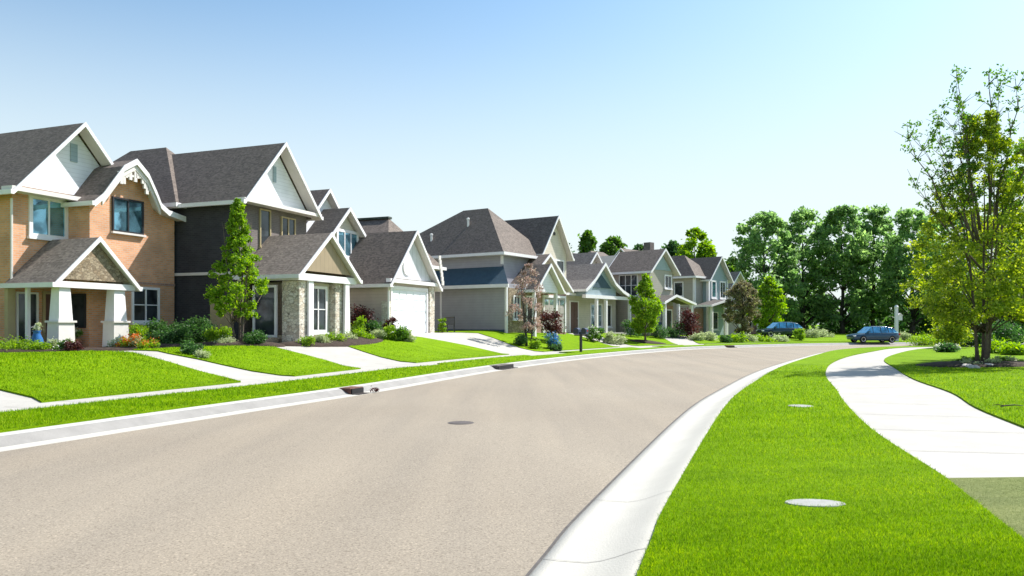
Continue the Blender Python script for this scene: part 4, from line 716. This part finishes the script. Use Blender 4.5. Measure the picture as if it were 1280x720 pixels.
# cars
def car(x,y,z,rz,paint,label,suv=0):
    r=empty('parked_car',(x,y,z),rz,label,'car','cars parked at the end of the street')
    st=[(-2.2,.62,.38,.62,.0),(-2.12,.78,.28,.72,0),(-1.6,.86,.24,.8,0),(-.85,.89,.22,.88,0),(0,.9,.22,.9,0),(1.0,.9,.22,.92,0),(1.7,.87,.24,.93,0),(2.1,.8,.3,.9,0),(2.2,.66,.42,.8,0)]
    V=[];F=[];n=10
    for (X,hw,zb,zt,_) in st:
        for (a,b) in ((0,zb),(hw*.8,zb),(hw,zb+.12),(hw*1.01,(zb+zt)/2),(hw*.97,zt-.06),(hw*.85,zt)): V.append((X,a,b))
    k=6; full=[]
    V=[];
    for (X,hw,zb,zt,_) in st:
        ring=[(-hw*.85,zt),(-hw*.97,zt-.07),(-hw*1.01,(zb+zt)/2),(-hw,zb+.12),(-hw*.8,zb),(hw*.8,zb),(hw,zb+.12),(hw*1.01,(zb+zt)/2),(hw*.97,zt-.07),(hw*.85,zt)]
        V+=[(X,a,b) for a,b in ring]
    for i in range(len(st)-1):
        for j in range(n): F.append((i*n+j,i*n+(j+1)%n,(i+1)*n+(j+1)%n,(i+1)*n+j))
    F.append(tuple(range(n))); F.append(tuple((len(st)-1)*n+j for j in range(n))[::-1]); m=MB(); m.add(V,F); b=m.build('body',paint,r,smooth=True)
    rh=1.46+suv*.2; cs=[(-1.15,.72,.86,.88),(-.45,.62,.89,rh-.03),(.1,.6,.9,rh),(.9,.6,.9,rh-.01),(1.55,.62,.91,rh-.12),(1.98,.66,.9,.98)]
    V=[];F=[]
    for (X,tw,zb,zt) in cs: V+=[(X,-.8,zb),(X,-tw,zt),(X,tw,zt),(X,.8,zb)]
    for i in range(len(cs)-1):
        for j in range(3): F.append((i*4+j,i*4+j+1,(i+1)*4+j+1,(i+1)*4+j))
    F+= [(0,1,2,3),(23,22,21,20)]; m=MB(); m.add(V,F); m.build('windows','glass_car',r)
    V=[];F=[]
    for (X,tw,zb,zt) in cs[1:5]: V+=[(X,-tw-.015,zt-.03),(X,-tw*.9,zt+.025),(X,tw*.9,zt+.025),(X,tw+.015,zt-.03)]
    for i in range(3):
        for j in range(3): F.append((i*4+j,i*4+j+1,(i+1)*4+j+1,(i+1)*4+j))
    m=MB(); m.add(V,F); m.build('roof',paint,r,smooth=True)
    for s in (-1,1):
        m=MB()
        for X0,X1 in ((-.42,-.36),(.32,.4),(1.02,1.1)): m.add([(X0,s*.805,.88),(X1,s*.805,.88),(X1,s*.64,rh-.03),(X0,s*.64,rh-.03)],[(0,1,2,3)])
        m.build('pillar',paint,r); m=MB().box(-.95,-.8,s*.9-.08,s*.9+.08,.92,1.04); m.build('wing_mirror',paint,r)
        MB().box(-2.19,-2.0,s*.62-.16,s*.62+.16,.56,.68).build('headlight','lamp_clear',r,bevel=.02); MB().box(2.02,2.2,s*.66-.14,s*.66+.14,.68,.86).build('tail_light','lamp_red',r,bevel=.02)
        for X in (-1.38,1.36):
            wv=MB(); wv.lathe([(.2,-.1),(.31,-.1),(.33,-.06),(.33,.06),(.31,.1),(.2,.1)],0,0,20); o=wv.build('wheel','tyre',r,smooth=True); o.rotation_euler=(R(90),0,0); o.location=(X,s*.8,.33)
            q=MB(); q.lathe([(.02,.0),(.2,.0),(.2,.105),(.04,.085)] ,0,0,20); q.lathe([(.02,-.105),(.2,-.105),(.2,0.0),(.04,0)],0,0,20); q.build('rim','alloy',o)
    return r
x,y=at(1091,59.5); c_=car(x,y,.13,R(4),'car_navy','navy hatchback parked at the far kerb before the dark wood')
c_.scale=(.84,.84,.88)
x,y=at(975,65); c_=car(x,y,hz(x,y)+.04,R(6),'car_black','dark car half hidden by plants beneath the light green tree',0); c_.scale=(.85,.85,.88)
# street iron and covers
def slab(name,x,y,rx,ry,zt,mat,rz,label,cat,group=None,round_=True,zz=None,rim=None):
    m=MB(); 
    if round_: m.lathe([(1,-.06),(1,zt-.008),(.97,zt)],0,0,28)
    else: m.box(-1,1,-1,1,-.06,zt)
    m.v=[(a*rx,b*ry,c) for a,b,c in m.v]
    if rim: m.mi=1; k=len(m.v); m.lathe([(1.12,-.05),(1.12,zt-.004),(1.02,zt-.004)],0,0,28); m.v[k:]=[(a*rx,b*ry,c) for a,b,c in m.v[k:]]
    o=m.build(name,[mat]+([rim] if rim else []),None); o.location=(x,y,hz(x,y) if zz is None else zz); o.rotation_euler=(0,0,rz); return tag(o,label,cat,group)
slab('manhole_cover',*at(576,12.3),.19,.19,.008,'iron',0,'round dark iron cover sunk in the middle of the road','manhole cover',zz=0,rim='seam_tar')
slab('utility_cover',*at(1019,6.0),.235,.13,.042,'cover_concrete',R(-4),'pale oval concrete cover, the nearer one in the grass strip','utility cover','concrete covers in the grass strip')
slab('utility_cover',*at(1001,13.1),.21,.2,.042,'cover_concrete',0,'pale concrete cover, the farther one in the grass strip','utility cover','concrete covers in the grass strip')
def inlet(i,ln,label,rust=False):
    p=LK[i]; n=normals(LK)[i]; a=math.atan2(-n[0],n[1]); q=p+n*.38
    r=empty('storm_drain',(q[0],q[1],0),a,label,'storm drain','storm drains in the far kerb')
    MB().box(-ln/2,ln/2,-.13,.2,.0,.145).build('hood','rust' if rust else 'iron',r,bevel=.012); MB().box(-ln/2+.03,ln/2-.03,-.16,-.12,.006,.128).build('throat','interior_dark',r)
    m=MB(); 
    for k in range(int(ln/.08)): m.box(-ln/2+.02+.08*k,-ln/2+.05+.08*k,-.36,-.14,.004,.02)
    m.build('grate','iron',r); return r
def nearest(p): return int(np.argmin(np.hypot(*(LK-np.array(p)).T)))
inlet(nearest(at(662,26.6+.8)),1.5,'long dark storm drain mouth in the kerb before the grey house'); i=nearest(at(452,17.6)); inlet(i,.55,'short rusty storm drain with dead leaves on the left kerb',True)
q=LK[i]+normals(LK)[i]*.25+np.array([.33,.25]); o=leafcloud('leaf_litter',[(0,0,.04,.1),(.08,.03,.03,.07)],50,.025,'leaf_maroon',None); o.location=(q[0],q[1],.03); tag(o,'small heap of dead brown leaves beside the rusty drain','dead leaves')
inlet(nearest((15.0,51.3)),.8,'small brown storm drain near the far bend of the kerb',True)
# fallen twig on right lawn
x,y=at(1262,12.3); r=MB(); r.tube([(-.2,-.08,.03),(-.08,0,.04),(.1,.03,.05),(.28,.08,.03)],[.008,.012,.01,.004],6); r.tube([(-.08,0,.04),(-.15,.08,.05),(-.18,.15,.03)],[.01,.007,.003],5); o=r.build('fallen_twig','bark_dark',None,smooth=True); o.location=(x,y,hz(x,y)+.05); tag(o,'thin dark fallen twig on the grass right of the pavement','twig')
